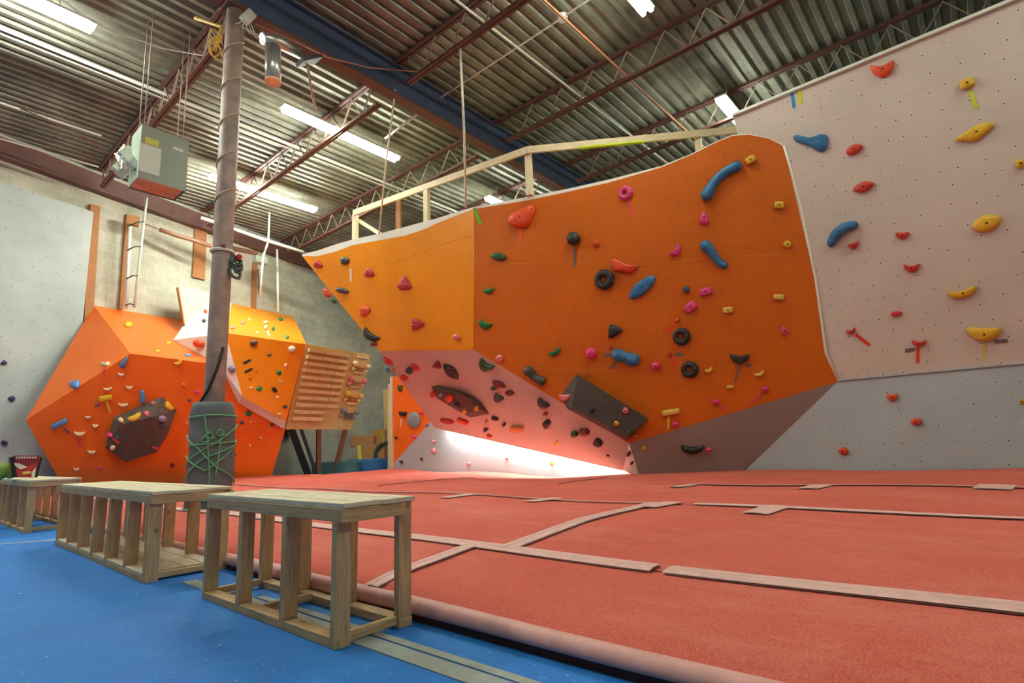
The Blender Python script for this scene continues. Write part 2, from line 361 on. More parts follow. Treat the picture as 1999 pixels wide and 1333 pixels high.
# ------------------------------------------------------------ strip lights
def lamp(X, Y, label, L=2.5, z=6.0+H, mt='lamp_strong'):
    t = thing('strip_light', label, 'light', (X+L/2, Y, z-.05), 'fluorescent strip lights under the roof')
    q = MB(); q.board((X, Y, z+.062), (X+L, Y, z+.062), .2, .035, (0, 1, 0)); make('lamp_housing', q, MT['housing'], t)
    for s in (-.06, .06):
        q = MB(); q.tube([(X+.03, Y+s, z), (X+L-.03, Y+s, z)], .036, 10); make('tube', q, MT[mt], t)  # tubes thickened to stand in for lamp bloom
    for xx in (X+.4, X+L-.4):
        q = MB(); q.tube([(xx, Y, z+.08), (xx, Y, CZ)], .006, 5); make('hanger', q, MT['pipe'], t)
lamp(4.1, 8.68, 'long lit strip light crossing the joist right of the steel pole'); lamp(4.18, 12.1, 'long lit strip light partly behind the steel pole', mt='lamp_boosted')
lamp(-1.05, 8.82, 'lit strip light cut by the top left corner of the view', mt='lamp_boosted'); lamp(4.1, 2.93, 'lit strip light at the top edge above the wooden railing', mt='lamp')
lamp(9.3, 2.93, 'lit strip light just behind the top left corner of the pale pink wall', mt='lamp'); lamp(9.2, 8.6, 'lit strip light glimpsed over the amber face behind its rim')
lamp(-1.05, 2.93, 'unseen strip light added above the camera', mt='lamp'); lamp(-1.05, -2.6, 'unseen strip light added behind the camera to the left', mt='lamp'); lamp(4.1, -2.6, 'unseen strip light added behind the camera to the right', mt='lamp')  # out-of-view lamps added for light, continuing the fixture rows

# ------------------------------------------------------------ steel pole
PX, PY = 2.57, 6.86
t = thing('steel_pole', 'chipped brown round steel pole rising from the mat to the girder', 'pole', (PX, PY, 0))
q = MB(); q.tube([(PX, PY, 0), (PX, PY, 2), (PX, PY, 4), (PX, PY, gb-.02)], .112, 24); make('shaft', q, MT['pole'], t)
q = MB(); q.board((PX-.16, PY, gb-.03), (PX+.16, PY, gb-.03), .3, .03, (0, 1, 0)); make('cap_plate', q, MT['steel'], t)
def helix(z0, z1, turns, r, n=90, ph=0): return [(PX+r*math.cos(ph+2*math.pi*turns*i/n), PY+r*math.sin(ph+2*math.pi*turns*i/n), z0+(z1-z0)*i/n) for i in range(n+1)]
q = MB(); q.tube(helix(3.6, 6.4, 5.5, .12), .009, 6); make('wound_cord', q, MT['cord'], tagd=('thin brown cord wound round the upper steel pole', 'cord'))
# foam pad with cords
t = thing('foam_pad', 'grey foam pad wrapped round the foot of the steel pole', 'pad', (PX, PY, .0))
rows = []; zt = ony(405, 786, PY).z
for i in range(25):
    z = .02 + (zt-.02)*i/24; rows.append([])
    for j in range(40):
        a = 2*math.pi*j/40; r = .236 + .008*math.sin(3*a+z*4) + .007*math.sin(z*14+2*a) - (.03 if i == 24 else .01 if i == 23 else 0) - .012*math.exp(-((z-.35)/.05)**2) - .012*math.exp(-((z-1.05)/.05)**2)
        rows[-1].append((PX+r*math.cos(a), PY+r*math.sin(a), z))
q = MB(); q.grid(rows, closed=True); make('foam_wrap', q, MT['pad'], t)
q = MB(); CH = math.atan2(-PY, -PX)
def padp(ang, z, r=.25): a = CH+ang; return (PX+r*math.cos(a), PY+r*math.sin(a), z)
def lace(pts):
    out = []
    for (a0, z0), (a1, z1) in zip(pts[:-1], pts[1:]):
        for i in range(10): out.append(padp(a0+(a1-a0)*i/10, z0+(z1-z0)*i/10))
    out.append(padp(*pts[-1])); return out
tot = zt
for pts in ([(-3.1, .9), (-1.5, .86), (0, .88), (1.5, .9), (3.1, .9)], [(-1.6, .28), (0, .26), (1.6, .3), (3.1, .3), (4.7, .28)], [(-1.6, .34), (0, .37), (1.6, .33), (3.1, .32), (4.7, .34)],
            [(-1.6, .62), (0, .86), (.9, 1.02), (1.6, 1.1)], [(-1.6, .98), (-.6, .84), (.2, .62), (1.6, .42)], [(-1.6, .45), (-.3, .72), (1.6, .9)], [(-1.7, 1.17), (0, 1.2), (1.7, 1.19), (3.1, 1.18), (4.6, 1.17)],
            [(-.35, 1.18), (-.2, .95), (-.05, .6), (0, .1)], [(.35, 1.0), (.3, .75), (.2, .5)], [(-1.5, .76), (-.2, .58), (1.5, .92)], [(-1.6, .18), (.3, .16), (1.5, .3)], [(1.5, .16), (.3, .1), (-.2, .06)]):
    q.tube(lace(pts), .0085, 6)
for kx, kz in ((-.25, .93), (-.1, .97), (.3, 1.0)):
    c = V(padp(kx, kz, .262)); q.tube([c+V((.035*math.cos(a), .02*math.sin(a*2), .035*math.sin(a))) for a in [i*.6 for i in range(11)]], .009, 6)
make('lashing_cord', q, MT['grope'], tagd=('green cord lashed and knotted criss cross over the grey foam pad', 'cord'))
q = MB(); q.tube([V(padp(.55, 2.0, .125)), V(padp(.1, 1.75, .13)), V(padp(-.5, 1.5, .14)), V(padp(-.9, 1.38, .16)), V(padp(-1.2, 1.27, .2))], .016, 6); make('black_strap', q, MT['black'], tagd=('black strap slanting round the pole just above the foam pad', 'strap'))
# clamp, hanging gear and bar
cz = ony(425, 490, PY).z
t = thing('pipe_clamp', 'cream and brown clamp strap round the pole holding a side bar', 'clamp', (PX, PY, cz))
q = MB(); q.tube([(PX+.125*math.cos(a*.35), PY+.125*math.sin(a*.35), cz) for a in range(19)], .018, 6); make('strap', q, MT['rope'], t)
b0 = V((PX-.05, PY-.13, cz+.02)); b1 = ony(500, 494, PY+1.6); q = MB(); q.board(b0, b1, .06, .05); make('side_bar', q, MT['ppipe'], t)
t = thing('climbing_harness', 'dark climbing gear with a red buckle hanging from the pole clamp', 'climbing gear', tuple(ony(456, 530, PY-.1)))
q = MB()
for i in range(6):
    c = ony(458+random.uniform(-6, 6), 508+i*5, PY-.12); q.tube([c+V((.07*math.cos(a)*random.uniform(.6, 1.1), .03*math.sin(a), .09*math.sin(a)*random.uniform(.7, 1.2))) for a in [k*.7 for k in range(10)]], .014, 6)
make('webbing', q, MT['harness'], t)
q = MB(); c = ony(466, 503, PY-.15); q.capsule([c, c+V((.01, 0, .02))], [.033, .033], 10); make('buckle', q, HM['crimson'], t)
# junk at the pole head
t = thing('junction_box', 'pale junction box with loose wires beside the pole head', 'electrical box', tuple(ony(482, 30, PY-.2)))
c = ony(484, 33, PY-.25); q = MB(); q.board(c+V((-.05, 0, -.09)), c+V((.05, 0, .09)), .12, .06, (1, 0, 0)); make('box_body', q, MT['pipe'], t)
q = MB()
for k in range(5): q.tube([c, c+V((.05*k-.1, .03, -.14)), c+V((.09*k-.15, -.02, -.2-.02*k))], .006, 5)
make('wires', q, MT['rope'], t)
t = thing('coiled_wire', 'loosely coiled yellow and cream wire hanging left of the pole head', 'wire', tuple(ony(420, 80, 6.6)))
q = MB()
for k in range(5):
    c = ony(421, 70+7*k, 6.6); q.tube([c+V((.07*math.cos(a), .05*math.sin(a), .11*math.sin(a+k))) for a in [i*.5 for i in range(13)]], .008, 5)
make('coil', q, MT['yellowp'], t)
q = MB(); a = ony(380, 35, 6.9); b = ony(432, 52, 6.7); q.tube([a, b, ony(420, 100, 6.7)], .022, 8); make('gas_pipe', q, MT['yellowp'], tagd=('short yellow gas pipe elbow left of the pole head', 'pipe'))
t = thing('duct_unit', 'short silver flue pipe open at the bottom hanging under the girder', 'flue', tuple(ony(533, 165, 6.75)))
a = ony(533, 160, 6.7); b = ony(533, 92, 6.7); q = MB(); q.tube([a, b], .1, 20); make('flue_pipe', q, MT['foil'], t)
q = MB(); q.tube([a-V((0, 0, .012)), a+V((0, 0, .02))], .104, 20); make('copper_mesh_end', q, MT['glow'], t)
q = MB(); c = ony(545, 82, 6.72); q.tube([ony(512, 75, 6.72), c, ony(585, 105, 6.75)], [.08, .09, .07], 10); make('fittings', q, MT['foil'], t)
q = MB(); c = ony(605, 118, 6.7); q.board(ony(585, 122, 6.7), ony(622, 114, 6.7), .05, .2); make('bracket', q, MT['dk'], t)
q = MB(); q.tube([ony(600, 125, 6.75), ony(606, 165, 7.0), ony(616, 214, 7.3)], .02, 6); make('down_link', q, MT['webrod'], t)

# ------------------------------------------------------------ heater
HY = 8.3
A, B, C_, D_ = ony(277.5, 243, HY), ony(370, 273, HY), ony(361.5, 374, HY), ony(269, 345, HY)
x0, x1 = (A.x+D_.x)/2, (B.x+C_.x)/2; z1, z0 = (A.z+B.z)/2, (C_.z+D_.z)/2
dep = onz(245, 366, z0).y-HY
t = thing('unit_heater', 'grey box unit heater hanging under the roof with copper coloured mouth', 'heater', ((x0+x1)/2, HY+dep/2, z0))
q = MB(); lo = V((x0, HY, z0)); hi = V((x1, HY+dep, z1))
for f in ([(lo.x, lo.y, lo.z), (hi.x, lo.y, lo.z), (hi.x, lo.y, hi.z), (lo.x, lo.y, hi.z)], [(lo.x, hi.y, lo.z), (hi.x, hi.y, lo.z), (hi.x, hi.y, hi.z), (lo.x, hi.y, hi.z)],
          [(lo.x, lo.y, lo.z), (lo.x, hi.y, lo.z), (lo.x, hi.y, hi.z), (lo.x, lo.y, hi.z)], [(hi.x, lo.y, lo.z), (hi.x, hi.y, lo.z), (hi.x, hi.y, hi.z), (hi.x, lo.y, hi.z)], [(lo.x, lo.y, hi.z), (hi.x, lo.y, hi.z), (hi.x, hi.y, hi.z), (lo.x, hi.y, hi.z)]):
    q.poly(f)
make('cabinet', q, MT['heat'], t)
q = MB(); q.poly([(lo.x+.02, lo.y+.03, lo.z+.02), (hi.x-.02, lo.y+.03, lo.z+.02), (hi.x-.02, hi.y-.03, lo.z+.02), (lo.x+.02, hi.y-.03, lo.z+.02)])
for k in range(4): yy = lo.y+.1+k*(dep-.2)/3; q.board((lo.x+.03, yy, lo.z-.0), (hi.x-.03, yy, lo.z-.0), .03, .006)
make('louvre', q, MT['glow'], t)
q = MB(); w = x1-x0; q.board((lo.x+.02, HY-.004, z0+.1), (lo.x+.02, HY-.004, z1-.28), .13*2, .006, (1, 0, 0))
for v in q.v: v.x += .1
make('data_label', q, MT['label'], t)
q = MB(); q.board((lo.x+.13, HY-.005, z1-.27), (lo.x+.13, HY-.005, z1-.17), .17, .006, (1, 0, 0)); make('warning_label', q, MT['ylabel'], t)
q = MB(); q.board((hi.x-.2, HY-.005, z1-.2), (hi.x-.07, HY-.005, z1-.2), .04, .006); make('badge', q, MT['label'], t)
q = MB()
for k in range(7): p = V((lo.x-.06-.03*(k % 3), HY+.15+.1*k, z0+.2+.1*(k % 4))); q.board(p, p+V((.06, 0, .09)), .12, .1)
for k in range(5): q.tube([(lo.x-.02, HY+.2+.1*k, z0+.3), (lo.x-.14, HY+.25+.1*k, z0+.15+.1*k), (lo.x-.1, HY+.4+.1*k, z0+.6)], .012, 6)
make('valve_train', q, MT['pipe'], t)
q = MB()
for xx, yy in ((x0+.05, HY+.1), (x1-.05, HY+.1), (x0+.05, HY+dep-.1), (x1-.05, HY+dep-.1)): q.tube([(xx, yy, z1), (xx, yy, CZ)], .008, 5)
make('hanger_rods', q, MT['webrod'], t)

# ------------------------------------------------------------ ceiling pipes and ropes
def pipe(pts, r, mat, label, name='ceiling_pipe', cat='pipe', n=8):
    q = MB(); q.tube(pts, r, n); return make(name, q, MT[mat], tagd=(label, cat))
zc = 6.2+H
pipe([(6.02, 6.7, zc), (5.98, -4.8, zc)], .016, 'pipe', 'thin pale conduit through the octagonal box under the roof')
c = V((6.02, 4.0, zc)); q = MB(); q.tube([c+V((0, 0, -.03)), c+V((0, 0, .04))], .075, 8, False); make('octagon_box', q, MT['pipe'], tagd=('pale octagonal junction box on the thin roof conduit', 'electrical box'))
pipe([(-3.9, 3.95, 5.93+H), (12.7, 3.72, 5.93+H)], .018, 'copper', 'thin copper pipe slanting to the top of the pale pink wall')
pipe([(-3.9, 4.95, 6.1+H), (12.7, 4.7, 6.1+H)], .02, 'pipe', 'pale conduit beside the thin copper pipe')
pipe([(-3.9, 10.02, zc), (12.7, 10.0, zc)], .03, 'pipe', 'thick cream pipe crossing the roof behind the steel pole')
pipe([(-3.9, 10.35, zc+.1), (12.7, 10.3, zc+.1)], .016, 'pipe', 'thin cream conduit beside the thick cream pipe')
pipe([(-3.9, 11.9, 6.0+H), (2.2, 11.85, 6.0+H)], .02, 'pipe', 'pale pipe running from the left edge to the heater')
pipe([(-3.9, 13.0, 5.85+H), (2.4, 12.9, 5.85+H)], .015, 'pipe', 'thin pale pipe low under the roof at the far left')
pipe([ony(a, b, 13.6) for a, b in ((392, 425), (430, 437), (510, 466), (592, 492))], .045, 'pipe', 'thick pale pipe below the eave beam right of the pole')
pipe([ony(a, b, 14.2) for a, b in ((287, 386), (280, 440), (262, 600))], .028, 'pipe', 'white drop pipe below the heater')
pipe([ony(a, b, 14.0) for a, b in ((526, 413), (524, 470), (514, 500))]+[ony(508, 575, 14.2)], .03, 'pipe', 'pale bent drop pipe right of the pole')
pipe([ony(541, 487, 14.6), ony(543, 608, 14.6)], .03, 'pipe', 'white vertical pipe above the amber volume')
pipe([ony(a, b, 14.2) for a, b in ((312, 448), (340, 458), (375, 468), (412, 480))], .055, 'ppipe', 'thick brown pipe on the block wall left of the pole')
pipe([ony(a, b, 14.3) for a, b in ((280, 436), (312, 448))], .016, 'ppipe', 'thin brown pipe feeding the thick brown wall pipe')
pipe([(5.13, 5.25, 5.9+H), (5.5, 5.58, 4.9+H), tuple(onz(908, 404, 4.2+H)+V((.02, 0, 0)))], .018, 'rope', 'cream rope hanging from the joist to the amber face corner', 'hanging_rope', 'rope')
r2 = onz(736, 455, 4.2+H); pipe([(5.12, 6.8, 5.95+H), tuple((V((5.12, 6.8, 5.95+H))+r2)/2), tuple(r2+V((.05, 0, 0)))], .016, 'rope', 'cream rope hanging behind the left end of the railing', 'hanging_rope', 'rope')
cb = [ony(a, b, 12.3) for a, b in ((80, 25), (140, 45), (200, 75), (280, 98), (375, 108))]; pipe([ony(120, 0, 7.6), ony(180, 42, 7.6), ony(250, 72, 7.6), ony(320, 95, 7.7), ony(395, 108, 7.8)], .01, 'pipe', 'sagging pale cable under the roof left of the pole', 'sagging_cable', 'cable')
pipe([ony(a, b, 6.7) for a, b in ((500, 48), (580, 82), (640, 112), (720, 132), (822, 141))], .009, 'copper', 'thin reddish cable slung beneath the blue girder', 'sagging_cable', 'cable')
pipe([ony(a, b, 11.6) for a, b in ((40, 212), (130, 248), (215, 300))], .012, 'steel', 'thin dark brace rod under the roof at the left', 'brace_rod', 'rod')
pipe([onz(752, 270, 5.8+H), onz(814, 224, 5.9+H)], .02, 'pipe', 'short bright bar under the roof right of the long strip light', 'short_bar', 'bar')

# ------------------------------------------------------------ wall dressing on the block wall
def wallboard(name, pts, off, thick, mat, label, cat):
    a = [onwall(x, y, off) for x, y in pts]; q = MB(); b = [p+WALLN*thick for p in a]
    face(q, a); face(q, b, surf=False)
    for i in range(len(a)): j = (i+1) % len(a); q.poly([a[i], a[j], b[j], b[i]])
    return make(name, q, mat, tagd=(label, cat))
TLp = onwall(171, 410, .12); TRb = onwall(166, 640, .12)
pz = onwall(0, 357, .12).z
q = MB(); a = [V((-3.5, wallY(-3.5), 0))-WALLN*.12, V((2.62, wallY(2.62), 0))-WALLN*.12, V((2.62, wallY(2.62), TLp.z))-WALLN*.12, V((-3.5, wallY(-3.5), pz))-WALLN*.12]
b = [p+WALLN*.1 for p in a]; face(q, a)
for i in range(4): q.poly([a[i], a[(i+1) % 4], b[(i+1) % 4], b[i]])
make('grey_wall_panel', q, MT['wallgrey'], tagd=('large weathered grey climbing panel on the wall at the far left', 'wall panel'))
wallboard('wall_stud', [(177, 398), (196, 402), (183, 605), (164, 640)], .1, .09, MT['stud'], 'orange brown upright stud beside the grey wall panel', 'stud')
wallboard('wall_stud', [(247, 418), (255, 420), (241, 604), (233, 603)], .08, .07, MT['stud'], 'thin brown upright stud left of the wall ladder', 'stud')
wallboard('wall_plank', [(381, 443), (404, 449), (400, 546), (376, 540)], .06, .03, MT['stud'], 'short orange brown plank on the block wall by the pole', 'plank')
wallboard('wall_stud', [(494, 510), (503, 512), (500, 606), (491, 604)], .06, .03, MT['stud'], 'thin brown upright strip on the wall right of the pole', 'stud')
t = thing('wall_ladder', 'pale conduit ladder frame on the block wall under the heater', 'ladder', tuple(ony(255, 600, 14.3)))
q = MB(); q.tube([ony(254, 440, 14.2), ony(246, 602, 14.3)], .035, 8); make('rail', q, MT['pipe'], t)
for a, b in (((251, 442), (283, 432)), ((249, 488), (276, 481)), ((247, 544), (270, 538)), ((245, 596), (262, 595))):
    q = MB(); q.tube([ony(*a, 14.2), ony((a[0]+b[0])/2, (a[1]+b[1])/2-3, 14.05), ony(*b, 14.2)], .015, 6); make('rung', q, MT['dk'], t)
q = MB(); c = ony(256, 430, 14.2); q.board(c+V((-.1, 0, 0)), c+V((.15, 0, 0)), .22, .1); make('bracket_block', q, MT['stud'], t)
t = thing('wall_speaker', 'small grey wall unit on a bracket right of the pole', 'wall unit', tuple(ony(508, 515, 14.6)))
q = MB(); c = ony(508, 508, 14.7); q.board(c+V((-.16, 0, 0)), c+V((.16, 0, 0)), .2, .22); make('unit_body', q, MT['heat'], t, bevel=.02)
q = MB(); q.tube([ony(504, 525, 14.8), ony(506, 575, 15.1)], .02, 6); make('unit_cable', q, MT['dk'], t)
# leaning plywood sheet
q = MB(); a = [ony(345, 560, 14.3), ony(357, 558, 14.3), ony(440, 578, 14.6), ony(440, 640, 14.2), ony(360, 640, 13.9)]
b = [p+V((.0, .05, 0)) for p in a]; face(q, a, False)
for i in range(5): q.poly([a[i], a[(i+1) % 5], b[(i+1) % 5], b[i]])
make('plywood_sheet', q, MT['pine'], tagd=('pale plywood sheet leaning on the block wall behind the volumes', 'board'))
q = MB(); q.board(ony(347, 562, 14.25), ony(359, 636, 13.85), .1, .03, (0, 1, 0)); make('dark_batten', q, MT['stud'], tagd=('dark brown batten leaning at the edge of the plywood sheet', 'batten'))

# ------------------------------------------------------------ mats
def lerp(x, P):
    if x <= P[0][0]: return P[0][1]
    for (a, b), (c, d) in zip(P[:-1], P[1:]):
        if x <= c: return b+(d-b)*(x-a)/(c-a)
    return P[-1][1]
def mz(X, Y):
    z = lerp(X, [(1.6, -.645), (1.7, -.615), (1.85, -.595), (2.35, -.55), (3.2, -.515), (4.4, -.5), (6.2, -.485), (8.8, -.46), (9, -.46)])
    z -= .13*math.exp(-((Y-6.3)/1.5)**2)*max(0, min(1, (X-6.3)/2.2))
    z -= .035*math.exp(-((Y-9.6)/1.2)**2)*max(0, min(1, (X-6)/2.5))
    z += .03*math.exp(-((Y-11.7)/1.3)**2)*max(0, min(1, (X-5)/3))
    z += .05*max(0, min(1, (1.0-Y)/2.5))*max(0, min(1, (X-6)/2.5))
    z += .008*math.sin(Y*2.1+X)*min(1, (X-1.5)) + .006*math.sin(X*3.3-Y*1.3)
    if X < 6.6: z += .03*math.exp(-((Y-12.7)/1.2)**2)*max(0, min(1, (X-3)/2))
    return z+H
def onmat(x, y):
    d = ray(x, y); t = .5
    while t < 16:
        p = EYE+d*t
        if p.z < mz(p.x, p.y) and p.x > 1.2:
            lo, hi = t-.05, t
            for _ in range(20):
                mid = (lo+hi)/2; p = EYE+d*mid
                if p.z < mz(p.x, p.y): hi = mid
                else: lo = mid
            return EYE+d*hi
        t += .05
    return EYE+d*((-.5)/d.z) if d.z < 0 else None
def matx(s): return s
rowsX = [(1.6, 2.35), (2.35, 4.35), (4.35, 6.3), (6.3, 8.8)]
def matpiece(xa, xb, ya, yb, label):
    fa = ya if callable(ya) else (lambda X, v=ya: v); fb = yb if callable(yb) else (lambda X, v=yb: v); ya, yb = fa(xa), fb(xa)
    t = thing('crash_mat', label, 'mat', ((xa+xb)/2, (ya+yb)/2, 0), None)
    nx, ny = max(2, int((xb-xa)/.09)), int((yb-ya)/.12); g = .006
    rows = []
    for i in range(nx+1):
        X = xa+g+(xb-xa-2*g)*i/nx; rows.append([]); ya, yb = fa(X), fb(X)
        for j in range(ny+1):
            Y = ya+g+(yb-ya-2*g)*j/ny; e = min(i, nx-i, j, ny-j); rows[-1].append((X, Y, mz(X, Y)-(.008 if e == 0 else 0)))
    q = MB(); q.grid(rows); make('cover', q, MT['mat'], t)
    q = MB(); per_ = [rows[0], [r[-1] for r in rows], list(reversed(rows[-1])), [r[0] for r in reversed(rows)]]
    ring = [p for s in per_ for p in s[:-1]]
    q.grid([ring, [(p[0], p[1], .0) for p in ring]], closed=True, caps=False); make('side', q, MT['flap'], t)
YM0, YM1 = -4.5, 13.0
def joint(a, b):
    p, q_ = onmat(*a), onmat(*b); k = (q_.y-p.y)/(q_.x-p.x); return lambda X: p.y+k*(X-p.x)
J1, J2 = joint((724, 1147), (934, 1061)), joint((986, 1072), (1272, 984))
matpiece(1.6, 2.35, YM0, J1, 'red crash mat of the front row, right of the diagonal tape'); matpiece(1.6, 2.35, J1, YM1, 'red crash mat of the front row, running behind the wooden boxes')
matpiece(2.35, 4.35, YM0, J2, 'red crash mat of the second row, right of the slanting tape'); matpiece(2.35, 4.35, J2, YM1, 'red crash mat of the second row, left of the slanting tape')
matpiece(4.35, 6.3, YM0, YM1, 'red crash mat of the third row from the camera'); matpiece(6.3, 8.78, YM0, 11.75, 'red crash mat of the row against the climbing wall')
matpiece(6.3, 6.9, 11.77, 12.6, 'small red mat end showing beside the training board legs')
def strip(p, q_, w, label, lift=.007, mat='tape', name='seam_tape', cat='tape', n=24, group=None, ridge=True):
    p, q_ = V(p), V(q_); d = (q_-p); d.z = 0; d.normalize(); s = V((-d.y, d.x, 0)); rows = []
    n = max(4, int((q_-p).length/.12))
    for i in range(n+1):
        c = p.lerp(q_, i/n); row = []
        for k, dz in ((-1, 0), (-.5, .002), (-.06, .003), (0, -.002 if ridge else .003), (.06, .003), (.5, .002), (1, 0)):
            a = c+s*(k*w/2); row.append((a.x, a.y, mz(a.x, a.y)+lift+dz))
        rows.append(row)
    top = rows; q = MB(); q.grid(top); 
    q.grid([[(a[0], a[1], a[2]-lift+.001) for a in r] for r in top])
    return make(name, q, MT[mat], tagd=(label, cat, group))
def st(a, b, w, label, **k): return strip(onmat(*a), onmat(*b), w, label, **k)
strip((2.36, 1.18, 0), (2.36, YM0, 0), .115, 'pale tape along the front seam, right of the join')
strip((2.36, 1.24, 0), (2.36, 12.5, 0), .115, 'pale tape along the front seam, passing behind the boxes')
strip((4.36, 1.9, 0), (4.36, YM0, 0), .1, 'pale tape along the second seam, right half'); strip((4.36, 2.05, 0), (4.36, 12.5, 0), .035, 'thin pale tape along the second seam, left half', ridge=False)
strip((6.32, 2.8, 0), (6.32, YM0, 0), .05, 'thin pale tape along the back seam', ridge=False)
st((724, 1147), (934, 1061), .1, 'pale tape slanting across the front mat behind the box', lift=.009); st((986, 1072), (1272, 984), .12, 'pale tape slanting across the second mat', lift=.009)
for i, (x, y, w_, lb) in enumerate([(1290, 987, .16, 'short pale tape patch at the end of the slanting tape'), (1497, 997, .18, 'short pale tape patch crossing the second seam'), (1590, 952, .2, 'short pale tape patch on the back seam, middle'), (1942, 952, .25, 'short pale tape patch on the back seam, far right'),
                           (1333, 950, .14, 'short pale tape patch where the back seam starts'), (1062, 977, .15, 'short pale tape patch on the thin seam left of the slanting tape'), (897, 969, .15, 'short pale tape patch on the thin seam behind the front box')]):
    c = onmat(x, y); strip(c-V((.2, -.02, 0)), c+V((.2, -.02, 0)), w_, lb, lift=.011, ridge=False, group=None)
for a, b, lb in (((737, 949), (930, 932), 'dark fold line across the mat left of the overhang'), ((1090, 945), (1185, 932), 'dark fold line across the mat under the overhang')):
    st(a, b, .022, lb, mat='flap', lift=.004, name='mat_crease', cat='crease', ridge=False)
# rolled edge binding
q = MB(); rows = []
for j in range(150):
    Y = YM0+(12.95-YM0)*j/149; wv = .012*math.sin(Y*1.7)+.006*math.sin(Y*4.1)
    zt = mz(1.62, Y)
    rows.append([(1.612+wv, Y, .03), (1.588+wv, Y, .032), (1.58+wv, Y, .044), (1.584+wv, Y, zt-.016), (1.594+wv, Y, zt-.002), (1.61+wv, Y, zt+.006), (1.635+wv, Y, zt+.008)])
q.grid(rows); o = make('edge_binding', q, MT['binding'], tagd=('pinkish rolled binding strip along the front edge of the mats', 'edging'))
s = o.modifiers.new('s', 'SOLIDIFY'); s.thickness = .006

# floor tapes and crumbs
def floorpatch(name, pts, mat, label, cat, th=.004):
    q = MB(); a = [V((p[0], p[1], th)) for p in pts]; q.poly(a); b = [V((p[0], p[1], .0)) for p in pts]
    for i in range(len(a)): q.poly([a[i], a[(i+1) % len(a)], b[(i+1) % len(a)], b[i]])
    return make(name, q, MT[mat], tagd=(label, cat))
floorpatch('floor_tape', [(1.3, -1), (1.39, -1), (1.36, 3.75), (1.28, 3.75)], 'greytape', 'grey tape line on the blue floor under the nearest box', 'tape')
floorpatch('floor_tape', [(1.4, -1), (1.44, -1), (1.42, 3.0), (1.38, 3.0)], 'greytape', 'narrow grey tape beside the wide tape on the blue floor', 'tape')
a, b = onz(-60, 1067, 0), onz(112, 1054, 0); floorpatch('floor_tape', [(a.x, a.y-.02), (b.x, b.y-.02), (b.x, b.y+.02), (a.x, a.y+.02)], 'chalk', 'thin white line across the blue floor at the left', 'tape')
crumbs = [(421, 1239, 5), (427, 1262, 6), (447, 1282, 4), (229, 1178, 4), (92, 1283, 5), (37, 1160, 5), (890, 1243, 4), (268, 1160, 3), (62, 1228, 4), (317, 1244, 3), (462, 1330, 5), (560, 1150, 3), (515, 1297, 3), (955, 1275, 4)]
for i, (x, y, r) in enumerate(crumbs):
    c = onz(x, y, .004); rr = r*(c-EYE).length/F*.5; q = MB()
    q.hull([c+V((random.uniform(-1, 1)*rr, random.uniform(-1, 1)*rr, random.uniform(0, .9)*rr)) for _ in range(12)])
    make('chalk_crumb', q, MT['card' if i == 0 else 'chalk'], tagd=('tiny pale chalk crumb on the blue floor' if i else 'tiny tan crumb on the blue floor before the nearest box', 'crumb', 'chalk crumbs on the blue floor' if i else None))

# ------------------------------------------------------------ climbing walls
XW = 8.8; SZ = .77+H
def px_wall(x, y): return onx(x, y, XW)
t = thing('lower_climbing_wall', 'light grey lower climbing wall standing behind the mats', 'climbing wall', (XW, 4, 0))
q = MB(); a = [V((XW, -4.5, 0)), V((XW, 11.75, 0)), V((XW, 11.75, px_wall(768, 905).z)), V((XW, px_wall(838, 826).y, px_wall(838, 826).z)), V((XW, 9.2, SZ+.0)), V((XW, -4.5, SZ))]
face(q, a); make('grey_face', q, MT['grey'], t)
q = MB(); o1 = px_wall(768, 905); o2 = px_wall(838, 826); face(q, [V((XW, 11.75, o1.z)), V((XW, 11.75, 1.95+H)), V((XW, 8.5, 1.95+H)), V((XW, 9.2, SZ)), o2]); make('orange_face', q, MT['vol_orange'], t)
q = MB(); q.box((XW+.002, -4.5, 0), (XW+.1, 11.74, SZ-.01)); q.box((XW+.002, 8.5, SZ), (XW+.1, 11.74, 1.9+H)); make('backing', q, MT['ply'], t)
q = MB(); q.board((XW-.0, 11.8, .0), (XW-.0, 11.8, px_wall(769, 735).z), .1, .09, (0, 1, 0)); make('end_stud', q, MT['pine'], tagd=('pale pine stud at the left end of the orange wall section', 'stud'))
q = MB(); q.board((XW+.06, 12.0, .0), (XW+.06, 12.0, px_wall(765, 748).z), .09, .05, (0, 1, 0)); make('end_stud', q, MT['pine'], tagd=('second pale stud just behind the wall end stud', 'stud'))

pn = V((1, 0, .22)).normalized(); pp = V((XW, 0, SZ))
def onpink(x, y): return onpl(x, y, pp, pn)
ztop = onpink(1715, 112).z; xt = XW-.22*(ztop-SZ)
yl = onpink(1431, 224).y; C0 = onpink(1530, 285); D0 = onpink(1637, 745)
t = thing('upper_climbing_wall', 'pale pink overhanging upper climbing wall at the right', 'climbing wall', (XW, 0, SZ))
q = MB(); face(q, [V((XW, -4.5, SZ)), V((XW, D0.y+.6, SZ)), V((xt, yl+.0, ztop)), V((xt, -4.5, ztop))]); make('pink_face', q, MT['pink'], t)
q = MB(); a = [V((XW, -4.5, SZ)), V((XW, D0.y+.6, SZ)), V((xt, yl, ztop)), V((xt, -4.5, ztop))]; b = [p+V((.09, 0, 0)) for p in a]
for i in range(4): q.poly([a[i], a[(i+1) % 4], b[(i+1) % 4], b[i]])
q.poly(b); make('backing', q, MT['ply'], t)
q = MB(); q.board((xt-.02, -4.5, ztop+.015), (xt-.02, yl, ztop+.015), .05, .04, (1, 0, 0)); make('top_edge_strip', q, MT['pipe'], t)
q = MB(); q.board((XW-.012, -4.5, SZ), (XW-.012, D0.y, SZ), .02, .02); make('joint_trim', q, MT['grey'], t)  # thin light grey trim along the joint

